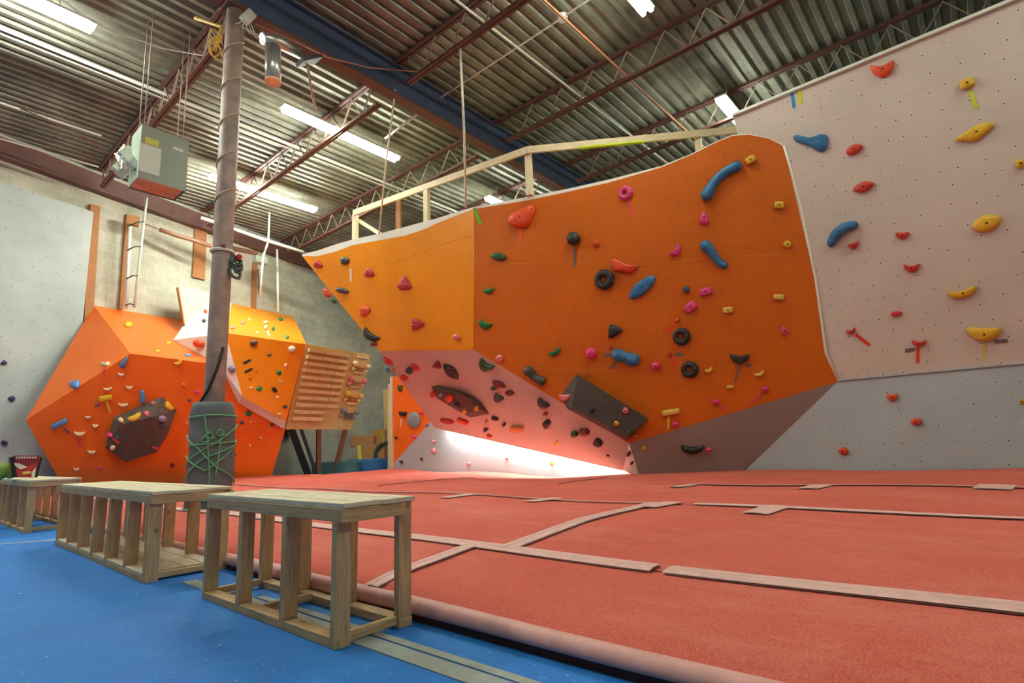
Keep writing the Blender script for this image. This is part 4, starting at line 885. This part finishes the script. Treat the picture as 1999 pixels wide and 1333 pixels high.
HOLDS = [
# red-orange face
(1465,313,21,14,30,'rect','yellow','yellow square hold above the long bent blue hold'),
(1521,401,20,14,0,'rect','yellow','upper of two yellow holds near the right edge of the orange face'),
(1537,477,19,15,0,'knob','yellow','lower of two round yellow holds near the right edge of the orange face'),
(1520,580,21,11,-5,'rect','lyellow','flat yellow hold right of the pink pair, near the white bead'),
(1421,605,20,12,5,'rect','lyellow','flat yellow hold right of the tilted pink hold pair'),
(1384,723,17,10,20,'cres','lyellow','yellow hold just right of the lowest black ring hold'),
(1483,730,21,10,22,'cres','lyellow','yellow curved hold right of the black smile hold'),
(1425,755,13,6,5,'rect','lyellow','smallest yellow hold, below the black smile hold'),
(1310,804,36,11,10,'rect','lyellow','long pale yellow edge hold above the mauve face'),
(1221,377,28,27,0,'ring','pink','pink ring hold high on the orange face with a pink tape'),
(1375,425,20,26,0,'tri','pink','pink wedge hold between the two upper blue holds'),
(1321,490,27,17,50,'cres','pink','slanting pink hold left of the club shaped blue hold'),
(1378,569,25,14,15,'rect','pink','upper tilted pink hold right of the small slate square'),
(1348,599,25,17,38,'rect','pink','lower tilted pink hold below the small slate square'),
(1531,645,15,20,20,'knob','pink','pink knob hold near the lower right edge of the orange face'),
(1156,689,23,23,0,'ball','hot','large pink ball hold left of the blue bone hold'),
(1281,714,18,17,0,'ball','hot','pink ball hold right of the blue bone hold'),
(1396,784,17,15,0,'knob','hot','pink knob with pink tape running down to its right'),
(1493,760,15,16,0,'knob','hot','pink knob with pink tape running down to its left'),
(1318,828,16,15,0,'knob','hot','pink knob beside the yellow tape above the mauve face'),
(1122,467,26,27,0,'ball','black','black ball hold with grey tape hanging below'),
(1180,546,40,36,0,'ring','black','black ring hold beside the orange bowl hold'),
(1330,657,34,31,0,'ring','black','middle black ring hold, above the red tapes'),
(1346,721,33,31,0,'ring','black','lowest black ring hold on the orange face'),
(1198,644,33,24,30,'tri','black','black wedge hold above the blue bone hold'),
(1444,700,39,21,0,'cres','black','black smile hold with grey tape below'),
(1165,476,15,12,0,'knob','orange_red','small red hold right of the black ball hold'),
(1322,625,12,11,0,'knob','orange_red','tiny red hold above the middle black ring'),
(1191,677,9,9,0,'knob','orange_red','tiny red hold above the blue bone hold'),
(1308,690,9,9,0,'knob','red','tiny red hold left of the grey tape mark under the middle ring'),
(1254,561,64,25,40,'oval','blue','tilted blue oval hold below the orange red bowl'),
(1340,565,13,12,30,'rect','slate','small slate blue square hold left of the upper pink bar'),
(974,501,30,16,-8,'oval','dgreen','dark green oval hold near the amber corner'),
(955,568,21,10,15,'D','green','small green hold, middle of three by the amber corner'),
(947,634,26,17,-20,'cres','green','green beak hold, lowest of three by the amber corner'),
(1084,688,26,12,28,'cres','green','green leaf hold above the charcoal box volume'),
(977,699,14,14,0,'ball','lpink','pale pink ball hold on the edge of the salmon underside'),
# amber face
(622,515,18,14,0,'tri','crimson','crimson hold nearest the left tip of the amber face'),
(674,509,18,19,0,'knob','char','black rounded hold above the white tape on the amber face'),
(669,567,25,10,-12,'oval','char','thin black hold left on the amber face'),
(722,531,20,17,0,'tri','crimson','crimson wedge hold between black hold and the largest crimson one'),
(791,552,28,27,0,'tri','crimson','largest crimson wedge hold with a pale ridge'),
(713,607,22,25,-10,'knob','orange_red','chalky red hold left on the amber face'),
(814,631,26,22,30,'tri','crimson','crimson hold with slanting ridge, low on the amber face'),
(724,655,37,18,-35,'cres','black','black curved hold near the lower left edge of the amber face'),
(893,658,14,12,-20,'ball','lpink','small pink ball hold low near the amber corner'),
(731,672,13,9,0,'knob','dred','dark red hold under the black curved hold'),
# salmon underside
(758,704,24,8,-38,'leaf','red','red spike hold at the far left of the salmon underside'),
(812,716,20,9,-42,'leaf','red','red spike hold touching a dark round hold'),
(800,722,17,14,-15,'knob','char','dark round hold beside the red spike hold'),
(769,722,9,5,0,'oval','tan','tiny tan hold at the left of the salmon underside'),
(790,736,17,9,-25,'oval','red','red oval hold above the orange wall section'),
(854,710,18,13,-10,'tri','dred','dark red hold left of the long black leaf hold'),
(881,724,42,18,-45,'leaf','black','long black leaf hold near the amber edge'),
(949,714,32,20,-30,'cres','dgreen','dark green hooked hold under the amber corner'),
(975,749,28,11,-25,'leaf','dred','dark red arrow hold in the middle of the salmon underside'),
(966,756,14,8,5,'oval','dgreen','small olive hold under the dark red arrow hold'),
(996,766,18,10,-10,'leaf','dred','purple red hold right of the dark red arrow'),
(973,777,20,14,-28,'D','char','dark half round hold under the dark red arrow'),
(1060,788,27,14,-35,'D','char','dark half round hold left of the charcoal box volume'),
(1065,807,9,7,0,'knob','dred','tiny dark red hold under the right half round hold'),
(1068,827,16,19,0,'knob','black','black knob hold on the right of the salmon underside'),
(967,816,15,7,-20,'oval','black','small black oval just right of the diamond volume'),
(951,822,6,5,0,'knob','tan','tiny tan knob at the right tip of the diamond volume'),
(985,828,7,7,0,'knob','black','tiny black knob right of the small black oval'),
(949,838,9,9,0,'knob','slate','small slate knob near the lit edge'),
(1009,836,24,11,-2,'rect','tan','tan block hold near the lit edge'),
(956,850,12,6,-15,'oval','red','small red oval closest to the lit edge'),
(874,821,28,8,-12,'oval','crimson','long crimson hold left under the diamond volume'),
(904,821,24,7,-22,'rect','red','red bar hold right under the diamond volume'),
(1088,863,7,10,-20,'tri','yellow','small yellow wedge in the brightly lit corner'),
(1122,846,17,14,0,'star','dgreen','dark green spiky hold under the charcoal volume'),
(1141,842,26,17,-10,'star','dred','dark red spiky hold under the charcoal volume'),
(1168,863,20,19,0,'knob','black','black knob near the white end face'),
(1187,889,7,3,-20,'oval','black','tiny black chip on the brightest part of the underside'),
(1228,885,7,12,-20,'oval','brown','upper brown hold on the white end face'),
(1234,903,5,8,-20,'oval','brown','lower brown hold on the white end face'),
# brown diamond volume
(846,768,12,12,0,'knob','red','red hold at the left tip of the diamond volume'),
(861,770,8,7,0,'knob','grey','tiny grey hold on the diamond volume'),
(879,774,14,14,0,'ball','orange_red','round red hold on the diamond volume'),
(893,788,13,8,-10,'tri','black','black wedge on the diamond volume'),
(907,801,9,9,0,'tri','yellow','left yellow hold on the diamond volume'),
(931,795,9,8,-30,'tri','yellow','right yellow hold on the diamond volume'),
# charcoal volume
(1104,776,19,13,0,'D','lpink','pink and white hold on the chalky end of the charcoal volume'),
(1155,801,9,9,0,'knob','black','black knob in the middle of the charcoal volume'),
(1222,801,13,13,0,'knob','lpink','pink knob on the charcoal volume'),
(1204,826,12,12,0,'knob','yellow','yellow knob on the charcoal volume'),
(1228,843,11,10,0,'knob','dgreen','dark green knob at the low corner of the charcoal volume'),
(1242,850,9,7,20,'oval','lpink','small pink hold beside the low corner of the charcoal volume'),
# mauve face
(1257,873,11,11,0,'knob','yellow','small yellow knob at the left of the mauve face'),
(1352,877,46,17,0,'cres','black','wide black curved hold on the mauve face'),
(1383,877,13,12,0,'knob','pink','pink knob right of the wide black hold'),
# orange wall section + lower wall
(782,758,8,13,0,'D','dgreen','dark hold high on the small orange wall section'),
(787,808,15,10,-5,'D','black','black hold on the small orange section above white tape'),
(809,820,25,32,0,'oval','grey','big smooth grey egg hold on the orange section edge'),
(824,806,8,7,0,'knob','red','tiny red hold at the tip of the orange section'),
(774,854,5,5,0,'knob','black','tiny black knob low on the orange section'),
(834,829,9,4,20,'leaf','sky','small light blue hold under the tip of the orange section'),
(810,852,9,9,0,'knob','pink','pink knob below the grey egg hold'),
(847,861,6,6,0,'knob','lpink','upper of two small pink knobs on the lit grey wall'),
(847,879,9,9,0,'knob','lpink','lower of two small pink knobs on the lit grey wall'),
(916,905,7,7,0,'knob','lpink','small pink knob near the mat under the overhang'),
(990,895,6,6,0,'knob','orange_red','small red knob on the lit grey wall'),
(1078,904,8,8,0,'knob','yellow','small yellow knob on the brightly lit grey wall'),
(824,896,5,6,0,'knob','black','tiny black knob on the grey wall right of the post'),
(784,901,6,6,0,'knob','black','tiny black knob nearest the pale end stud'),
# right walls
(1724,137,48,30,14,'cres','orange_red','orange red smile hold at the top of the pale pink wall'),
(1888,164,30,18,22,'rect','yellow','small tilted yellow hold with lime tape at the upper right'),
(1668,292,35,18,25,'oval','red','tilted red hold right of the blue fin hold'),
(1686,365,46,20,18,'leaf','red','winged red hold with a long shadow on the pink wall'),
(1667,479,22,13,20,'D','red','small red hold under the curved blue hold'),
(1762,460,27,14,3,'D','red','small red half round hold in the middle of the pink wall'),
(1926,436,60,32,18,'oval','yellow','plump yellow hold with chalk at the right'),
(1780,523,32,17,3,'cres','red','chalky red smile hold with a slanting shadow'),
(1880,572,60,19,14,'cres','yellow','yellow banana hold at the right'),
(1750,612,22,11,5,'oval','red','small red oval hold above the two red tapes'),
(1662,647,18,12,20,'cres','red','small red hold with red tape slanting right'),
(1794,670,28,14,0,'cres','red','small red smile hold with red tape hanging below'),
(1921,652,68,27,0,'D','yellow','wide yellow bowl hold with yellow tape below'),
(1992,320,22,17,0,'oval','yellow','yellow hold cut by the right edge of the view'),
(1742,776,22,14,0,'D','orange_red','highest red hold on the lower grey wall'),
(1789,823,22,14,0,'oval','orange_red','middle red oval hold on the lower grey wall'),
(1647,880,20,14,-15,'oval','orange_red','lowest red oval hold on the grey wall near the mat'),
(1994,784,12,12,0,'knob','yellow','yellow knob at the right edge on the lower grey wall'),
# grey panel
(7,707,13,8,0,'tri','purple','top purple hold on the grey wall panel'),
(22,778,15,11,0,'knob','purple','middle purple hold on the grey wall panel'),
(7,864,14,11,0,'knob','purple','lowest purple hold on the grey wall panel'),
# orange volume
(207,712,17,8,5,'cres','cream','cream hold with pink tape on the upper left orange facet'),
(148,752,20,14,20,'D','sky','light blue half round hold on the left orange facet'),
(243,706,11,26,-32,'tri','sky','blue wedge hold pointing up to the peak of the orange volume'),
(236,731,13,7,-5,'cres','cream','cream hold just under the blue wedge hold'),
(252,756,13,8,0,'cres','cream','cream hold above the upright blue block'),
(210,759,17,7,5,'cres','cream','cream hold above the yellow bar hold'),
(206,776,28,10,12,'rect','yellow','yellow bar hold with a yellow tape on the orange volume'),
(240,790,20,7,0,'cres','cream','cream hold left of the upright blue block'),
(278,774,10,26,3,'rect','sky','upright blue block hold above the hexagonal volume'),
(116,826,35,9,25,'rect','sky','slanting blue bar hold near the left point of the orange volume'),
(172,814,13,6,3,'cres','cream','cream hold right of the slanting blue bar'),
(186,831,12,8,-5,'cres','cream','cream hold left of the hexagonal volume, third from its foot'),
(155,846,23,9,-3,'cres','cream','widest cream hold, with pink tape below'),
(178,882,17,7,-5,'cres','cream','cream hold low left of the hexagonal volume'),
(149,916,11,6,0,'cres','cream','lowest cream hold on the orange volume'),
(195,913,7,7,0,'knob','pink','pink knob low on the orange volume'),
(337,907,9,7,0,'star','dred','dark red hold low beside the foam pad'),
(348,708,17,9,25,'cres','yellow','yellow curved hold under the top edge left of the pole'),
(358,750,9,6,0,'oval','orange','small orange hold left of the pole'),
(250,635,16,8,0,'oval','yellow','yellow hold on the upper orange facet'),
(329,670,9,4,0,'oval','yellow','tiny yellow hold near the white face'),
(308,686,9,4,0,'oval','yellow','tiny yellow hold just above the front edge'),
(367,694,14,4,-8,'oval','sky','flat blue hold on the top facet left of the pole'),
(384,764,10,7,0,'oval','pink','pink hold left of the pole'),
(370,781,6,6,0,'knob','slate','tiny slate knob left of the pole above the pad'),
(364,827,6,7,0,'knob','lpink','tiny pink knob at the left side of the pad'),
(453,805,9,7,0,'oval','pink','pink hold right of the pad top'),
(485,807,13,12,0,'knob','green','green knob beneath the white strip'),
(472,824,8,9,0,'knob','slate','slate knob right of the pad'),
(489,822,5,5,0,'tri','cream','tiny cream chip below the green knob'),
(531,829,7,6,20,'oval','brown','small brown hold at the low end of the white strip'),
(509,854,6,5,0,'knob','cream','upper tiny cream knob low on the orange volume right of the pad'),
(488,869,6,5,0,'knob','cream','lower tiny cream knob low on the orange volume right of the pad'),
(455,871,6,6,0,'knob','purple','upper tiny purple knob right of the pad'),
(458,886,6,6,0,'knob','purple','lower tiny purple knob right of the pad'),
(447,903,10,8,20,'knob','dgreen','dark green knob low at the right side of the pad'),
# hexagonal volume
(238,822,10,9,0,'ball','cream','cream knob on the hexagonal volume'),
(264,816,30,11,25,'D','yellow','long yellow hold on the hexagonal volume'),
(287,808,13,10,10,'knob','lpink','pink knob right of the long yellow hold'),
(299,788,10,8,10,'knob','lpink','pink knob near the top of the hexagonal volume'),
(328,794,22,11,-48,'D','yellow','yellow half round hold at the right of the hexagonal volume'),
(314,817,14,13,0,'ball','lav','pale lavender ball on the hexagonal volume'),
(316,829,14,9,0,'knob','purple','dark purple hold under the lavender ball'),
(217,849,9,9,0,'knob','pink','pink knob at the left of the hexagonal volume'),
(229,853,6,6,0,'knob','blue','tiny blue knob at the left of the hexagonal volume'),
(220,873,11,8,20,'oval','cream','cream hold low at the left of the hexagonal volume'),
(330,842,7,5,0,'knob','tan','small tan knob at the right of the hexagonal volume'),
# white and amber volume
(393,671,18,15,0,'ball','orange_red','red ball hold on the white face left of the pole'),
(402,609,7,7,0,'knob','orange_red','tiny red knob high on the white face'),
(399,627,8,5,20,'oval','char','tiny dark hold high on the white face'),
(452,720,16,15,0,'ball','lav','lavender ball hold on the white strip'),
(493,670,13,12,0,'ball','brown','brown ball hold below the amber edge'),
(481,706,17,5,27,'rect','black','upper black bar hold on the amber volume'),
(484,723,17,5,27,'rect','black','lower black bar hold on the amber volume'),
(525,693,10,5,15,'cres','dgreen','thin green hold on the amber volume'),
(567,682,12,13,0,'ball','white','white ball hold beside the training board'),
(556,713,6,8,-20,'oval','cream','cream chip under the white ball hold'),
(543,728,12,12,0,'star','green','green star hold on the amber volume'),
(499,725,7,6,0,'knob','red','red knob right of the lower black bar'),
(487,740,6,6,0,'knob','red','red knob under the lower black bar'),
(547,744,8,6,0,'cres','cream','cream hold below the green star hold'),
(489,757,8,7,0,'knob','cream','cream knob left of the round green hold'),
(505,759,13,11,10,'knob','green','round green hold low on the amber volume'),
(534,761,12,7,-50,'rect','black','black wedge hold on the amber volume'),
(540,776,7,7,40,'oval','cream','cream chip below the black wedge'),
(555,794,9,8,0,'knob','dgreen','dark green knob low by the training board'),
(545,808,8,5,20,'oval','cream','cream chip just above the white strip'),
(454,640,10,5,0,'oval','lpink','pink hold at the left of the amber top facet'),
(474,631,9,5,0,'cres','lpink','second pink hold from the left on the amber top facet'),
(487,624,6,4,0,'oval','cream','tiny cream hold on the amber top facet'),
(518,630,10,5,0,'oval','cream','wide cream hold on the amber top facet'),
(518,641,7,6,0,'ball','white','white ball with white tape on the amber top facet'),
(533,643,7,6,0,'knob','green','green knob in the middle of the amber top facet'),
(548,624,9,5,-20,'oval','green','green hold highest on the amber top facet'),
(560,659,8,5,-20,'oval','green','green hold at the lower right of the amber top facet'),
(502,649,8,3,-20,'oval','cream','thin cream hold just above the amber edge'),
]
for h_ in HOLDS: hold(*h_, stripe=('ridge' in h_[7]))
AFy = lambda y: A0.lerp(F0, (y-500)/185).y
hold(638,572,14,24,32,'knob','orange_red','bright red hold peeking out at the left edge of the amber face', free=AFy(575)+.1, bolt=False)
hold(652,588,12,8,-35,'oval','dgreen','dark green hold peeking out under the bright red one', free=AFy(590)+.1, bolt=False)
hold(757,722,8,14,40,'oval','sky','light blue hold peeking out at the left edge of the salmon underside', free=9.2, bolt=False)
tubehold([(1438,326),(1421,334),(1404,347),(1391,362),(1381,381)],[10,9,9,9.5,12],'blue','long bent blue sausage hold high on the orange face')
tubehold([(1378,481),(1389,492),(1400,508),(1413,518)],[11,8.5,7,7],'blue','club shaped blue hold below the pink wedge')
tubehold([(1207,692),(1224,698),(1238,702)],[12,10.5,13],'blue','blue bone hold with two grey tape marks')
tubehold([(1034,724),(1044,736),(1058,743)],[10.5,7.5,9.5],'char','dark bone hold on the edge between orange face and salmon underside')
tubehold([(1624,474),(1633,458),(1648,446),(1666,440)],[8,10,10,8.5],'blue','curved blue hold on the pale pink wall')
polyhold([(1549,268),(1558,264),(1580,269),(1603,263),(1615,266),(1617,284),(1608,296),(1596,295),(1578,284),(1555,277)],'blue','blue fin shaped hold at the top of the pale pink wall')
polyhold([(994,434),(1000,421),(1018,410),(1040,402),(1045,412),(1036,438),(1024,445),(1003,443)],'orange_red','large orange red faceted hold with orange tape near the top',.14)
polyhold([(1196,506),(1212,509),(1228,517),(1245,518),(1242,526),(1231,533),(1212,530),(1199,529)],'orange_red','orange red bowl hold above the black ring hold',.1)
polyhold([(1865,273),(1880,262),(1905,245),(1930,239),(1942,244),(1932,256),(1908,274),(1885,277)],'yellow','long tilted yellow hold under the lime tape')
TAPES = [
(1226,390,1237,423,5,'pink','pink tape below the pink ring hold'),(1122,483,1122,521,4,'grey','grey tape below the black ball hold'),(1016,446,1015,475,7,'orange','orange tape below the large red faceted hold'),
(926,406,938,438,7,'green','green tape over the top corner between the amber and orange faces'),(1180,692,1195,693,7,'grey','grey tape left of the blue bone hold'),(1204,706,1191,720,5,'grey','grey tape slanting below the blue bone hold'),
(1311,697,1322,711,6,'red','red tape right below the tiny red hold'),(1318,692,1334,692,6,'grey','grey tape mark between the lower black rings'),(1316,633,1303,648,5,'red','red tape left above the middle black ring'),
(1443,712,1435,745,4,'grey','grey tape below the black smile hold'),(1455,713,1466,713,6,'grey','short grey tape right of the black smile hold'),(1404,791,1420,802,4,'pink','pink tape right of the pink knob'),(1485,767,1465,790,4,'pink','pink tape left of the pink knob'),
(1305,812,1305,837,5,'yellow','yellow tape below the long pale yellow edge hold'),(685,524,685,550,4,'white','white tape on the amber face'),(784,817,782,833,3,'white','white tape on the small orange wall section'),
(1893,176,1907,212,8,'lime','lime tape below the small tilted yellow hold'),(1546,180,1550,211,6,'blue','blue tape over the top edge of the pale pink wall'),(1561,174,1563,203,7,'lime','yellow green tape beside the blue tape on the pink wall'),
(1671,653,1698,674,6,'red','red tape slanting right on the pink wall'),(1792,679,1791,708,6,'red','red tape hanging straight on the pink wall'),(1767,684,1786,682,7,'grey','grey tape left of the hanging red tape'),
(1921,668,1921,700,5,'yellow','yellow tape below the wide yellow bowl hold'),(1941,667,1967,665,7,'grey','grey tape right of the wide yellow bowl hold'),
(203,718,204,738,4,'pink','pink tape on the upper left orange facet'),(208,782,215,805,5,'yellow','yellow tape below the yellow bar hold'),(185,791,195,791,5,'grey','grey tape left of the yellow tape'),(125,836,136,846,4,'grey','grey tape below the slanting blue bar'),
(155,855,156,872,4,'pink','pink tape below the widest cream hold'),(221,856,233,865,4,'pink','pink tape at the left of the hexagonal volume'),(298,872,312,877,4,'pink','pink tape at the low right of the hexagonal volume'),
(536,830,545,838,3,'pink','pink tape at the low end of the white strip'),(521,645,526,656,4,'white','white tape on the amber top facet'),
]
for a in TAPES: tape(*a)

# ------------------------------------------------------------ wooden boxes
def woodbox(x0, x1, y0, y1, z1, label, nf, nb, floorboards, name='wooden_box', skew=0, wl=.066):
    t = thing(name, label, 'wooden box', ((x0+x1)/2, (y0+y1)/2, 0), None)
    W, T = wl, .036
    def X(x, y): return x+skew*(y-y0)
    # bottom rails (flat), front and back
    for xx in (x0+W/2, x1-W/2):
        q = MB(); q.board((X(xx, y0), y0, T/2), (X(xx, y1), y1, T/2), T, W, (0, 0, 1)); make('bottom_rail', q, MT['box'], t, bevel=.003)
    # legs
    for n, xx in ((nf, x0+W/2), (nb, x1-W/2)):
        for i in range(n):
            yy = y0+T/2+.002+(y1-y0-T-.004)*i/(n-1)+(random.uniform(-.012, .012) if 0 < i < n-1 else 0)
            xo = random.uniform(-.004, .004)
            corner_back = (i == 0 and xx > x0+.1)
            q = MB(); q.board((X(xx, yy)+xo, yy, 0 if i == 0 else T), (X(xx, yy)+xo*.3, yy+random.uniform(-.004, .004), z1-.022 if corner_back else z1-.07), W, T, (1, 0, 0)); make('leg', q, MT['box'], t, bevel=.003)
    # top rim
    for xx in (x0+T/2, x1-T/2):
        q = MB(); q.board((X(xx, y0), y0, z1-.046), (X(xx, y1), y1, z1-.046), .05, T, (0, 0, 1)); make('top_rim', q, MT['box'], t, bevel=.003)
    for yy in (y0-.012, y1-T/2):
        q = MB(); q.board((X(x0+.002, y0), yy, z1-.048), (X(x1-.05 if yy == y0-.012 else x1-.002, y0), yy, z1-.048), .052, T*.8, (0, 0, 1)); make('end_rim', q, MT['box'], t, bevel=.003)
    # end stretchers
    for yy in (y0+.03, y0+(y1-y0)*.55, y1-.03):
        q = MB(); q.board((X(x0+W, yy), yy, .03), (X(x1-W, yy), yy, .03), .035, .03, (0, 0, 1)); make('stretcher', q, MT['box'], t, bevel=.004)
    # top planks
    n = 4; wd = (x1-x0)/n
    for i in range(n):
        c = x0+wd*(i+.5); q = MB(); e = random.uniform(-.012, .008)
        q.board((X(c, y0), y0-.03+e, z1-.01+random.uniform(-.002, .002)), (X(c, y1), y1+.01+e, z1-.01), wd-.006-random.uniform(0, .004), .02, (1, 0, 0)); make('top_plank', q, MT['boxtop'], t, bevel=.003)
    if floorboards:
        for i in range(4):
            c = x0+wd*(i+.5); q = MB(); q.board((X(c, y0), y0+.06, .045), (X(c, y1), y1-.06, .045), wd-.006, .014, (1, 0, 0)); make('floor_plank', q, MT['boxtop'], t)
    return t
woodbox(1.205, 1.565, 1.96, 3.24, .53, 'nearest bare wooden box bench standing on the blue floor', 4, 4, False)
woodbox(1.135, 1.61, 3.93, 6.55, .53, 'middle wooden box bench with planked bottom, behind the nearest one', 7, 6, True, skew=.012, wl=.076)
woodbox(1.14, 1.6, 7.95, 10.6, .55, 'far left wooden box bench carrying the red bag', 7, 6, False)
# bag and green cloth on the far box
t = thing('drawstring_bag', 'red and white bag with black sides standing on the far left box', 'bag', tuple(onz(52, 932, .55)))
bY = 8.75
P = lambda x, y: ony(x, y, bY)
def slab(q, pts, th, Yo=0):
    a = [ony(x, y, bY+Yo) for x, y in pts]; b = [p+V((0, th, 0)) for p in a]; q.poly(a); q.poly(b)
    for i in range(len(a)): q.poly([a[i], a[(i+1) % len(a)], b[(i+1) % len(a)], b[i]])
zt_ = .552
q = MB(); slab(q, [(24, 893), (82, 893), (71, 932), (30, 932)], .16, .0); o = make('bag_body', q, MT['bag_red'], t, bevel=.015)
q = MB(); slab(q, [(21, 893), (28, 891), (34, 931), (28, 932)], .17, -.01); make('side_piping', q, MT['black'], t)
q = MB(); slab(q, [(78, 891), (83, 893), (73, 932), (68, 931)], .17, -.01); make('side_piping', q, MT['black'], t)
q = MB(); slab(q, [(27, 889), (80, 889), (76, 902), (54, 910), (31, 902)], .02, -.02); make('maroon_panel', q, MT['bag_dark'], t)
q = MB(); slab(q, [(27, 903), (40, 905), (54, 912), (40, 916), (30, 910)], .01, -.026); slab(q, [(62, 922), (70, 912), (68, 931), (62, 931)], .01, -.026)
for k in range(8): slab(q, [(32+k*5.2, 891), (35+k*5.2, 891), (34+k*5.2, 895), (31+k*5.2, 895)], .01, -.03)
make('white_print', q, MT['bag_white'], t)
q = MB(); slab(q, [(44, 921), (60, 919), (60, 924), (44, 926)], .01, -.026); make('yellow_print', q, MT['ylabel'], t)
q = MB(); c = [ony(x, y, bY+.1) for x, y in ((-8, 925), (2, 918), (12, 915), (20, 926))]; q.capsule(c, [.09, .1, .08, .05], 12); make('green_cloth', q, MT['green_cloth'], tagd=('crumpled green cloth bag beside the red bag on the far left box', 'cloth bag'))

# small roll by the pole foot
c = onz(346, 988, .1); q = MB(); q.tube([c+V((.06*math.cos(a), .02*math.sin(a), .06*math.sin(a))) for a in [i*.5 for i in range(14)]], .012, 6); make('tape_roll', q, MT['pipe'], tagd=('small pale ring of cord on the mat beside the pad', 'cord ring'))

# ------------------------------------------------------------ clutter by the block wall
def cbox(name, cx, y0, y1, wpx, Y, mat, label, cat, rot=0):
    a = ony(cx-wpx/2, y1, Y); b = ony(cx+wpx/2, y1, Y); tz = ony(cx, y0, Y).z
    w = (b-a).length; c = (a+b)/2; q = MB()
    ux = V((CR.x, CR.y, 0)).normalized(); uy = V((-ux.y, ux.x, 0))
    ring = [(c-ux*w/2), (c+ux*w/2), (c+ux*w/2+uy*w*.7), (c-ux*w/2+uy*w*.7)]
    zb = max(0, min(a.z, b.z)); lo = [V((p.x, p.y, zb)) for p in ring]; hi = [V((p.x, p.y, tz)) for p in ring]
    q.grid([lo, hi], closed=True, smooth=False)
    return make(name, q, MT[mat], tagd=(label, cat), bevel=.02), c, w, ux, uy, tz
cbox('storage_bin', 650, 902, 940, 78, 13.6, 'teal', 'low teal covered bin on the floor under the training board', 'bin')
cbox('storage_bin', 713, 896, 940, 62, 13.4, 'bluebin', 'blue plastic crate on the floor left of the end stud', 'crate')
cbox('cardboard_box', 722, 868, 900, 48, 14.0, 'card', 'brown cardboard box on top of the blue crate', 'box')
cbox('cardboard_box', 706, 850, 872, 40, 14.2, 'card', 'flattened brown cardboard box leaning behind the clutter', 'box')
cbox('cardboard_box', 738, 838, 868, 22, 14.1, 'card', 'small cardboard box topmost of the clutter', 'box')
q = MB(); q.board(ony(700, 870, 13.7), ony(702, 898, 13.7), .12, .05, (1, 0, 0)); make('yellow_block', q, MT['ylabel'], tagd=('yellow upright block among the clutter boxes', 'block'))
q = MB(); q.board(ony(741, 842, 13.7), ony(748, 864, 13.7), .1, .05, (1, 0, 0)); make('yellow_block', q, MT['yellowp'], tagd=('orange yellow slanting board among the clutter', 'board'))
c = ony(757, 888, 13.6); q = MB(); q.tube([c+V((CR.x*.36*math.cos(a), CR.y*.36*math.cos(a), .36*math.sin(a))) for a in [2*math.pi*i/28 for i in range(29)]], .055, 8); make('rubber_tire', q, MT['tire'], tagd=('dark green rubber tire half hidden behind the end stud', 'tire'))
q = MB(); q.board(ony(752, 760, 14.6), ony(756, 870, 14.4), .16, .04, (1, 0, 0)); make('leaning_board', q, MT['ply'], tagd=('narrow pale board leaning on the wall left of the end stud', 'board'))

# ------------------------------------------------------------ world and render look
w = bpy.data.worlds.new('world'); bpy.context.scene.world = w; w.use_nodes = True
w.node_tree.nodes['Background'].inputs[0].default_value = (.9, .95, 1, 1); w.node_tree.nodes['Background'].inputs[1].default_value = .0
sc = bpy.context.scene
for o in bpy.data.objects:
    if '_base' in o: del o['_base']
sc.view_settings.view_transform = 'Standard'; sc.view_settings.look = 'None'; sc.view_settings.gamma = 1; sc.view_settings.use_curve_mapping = False
sc.view_settings.exposure = 1.4
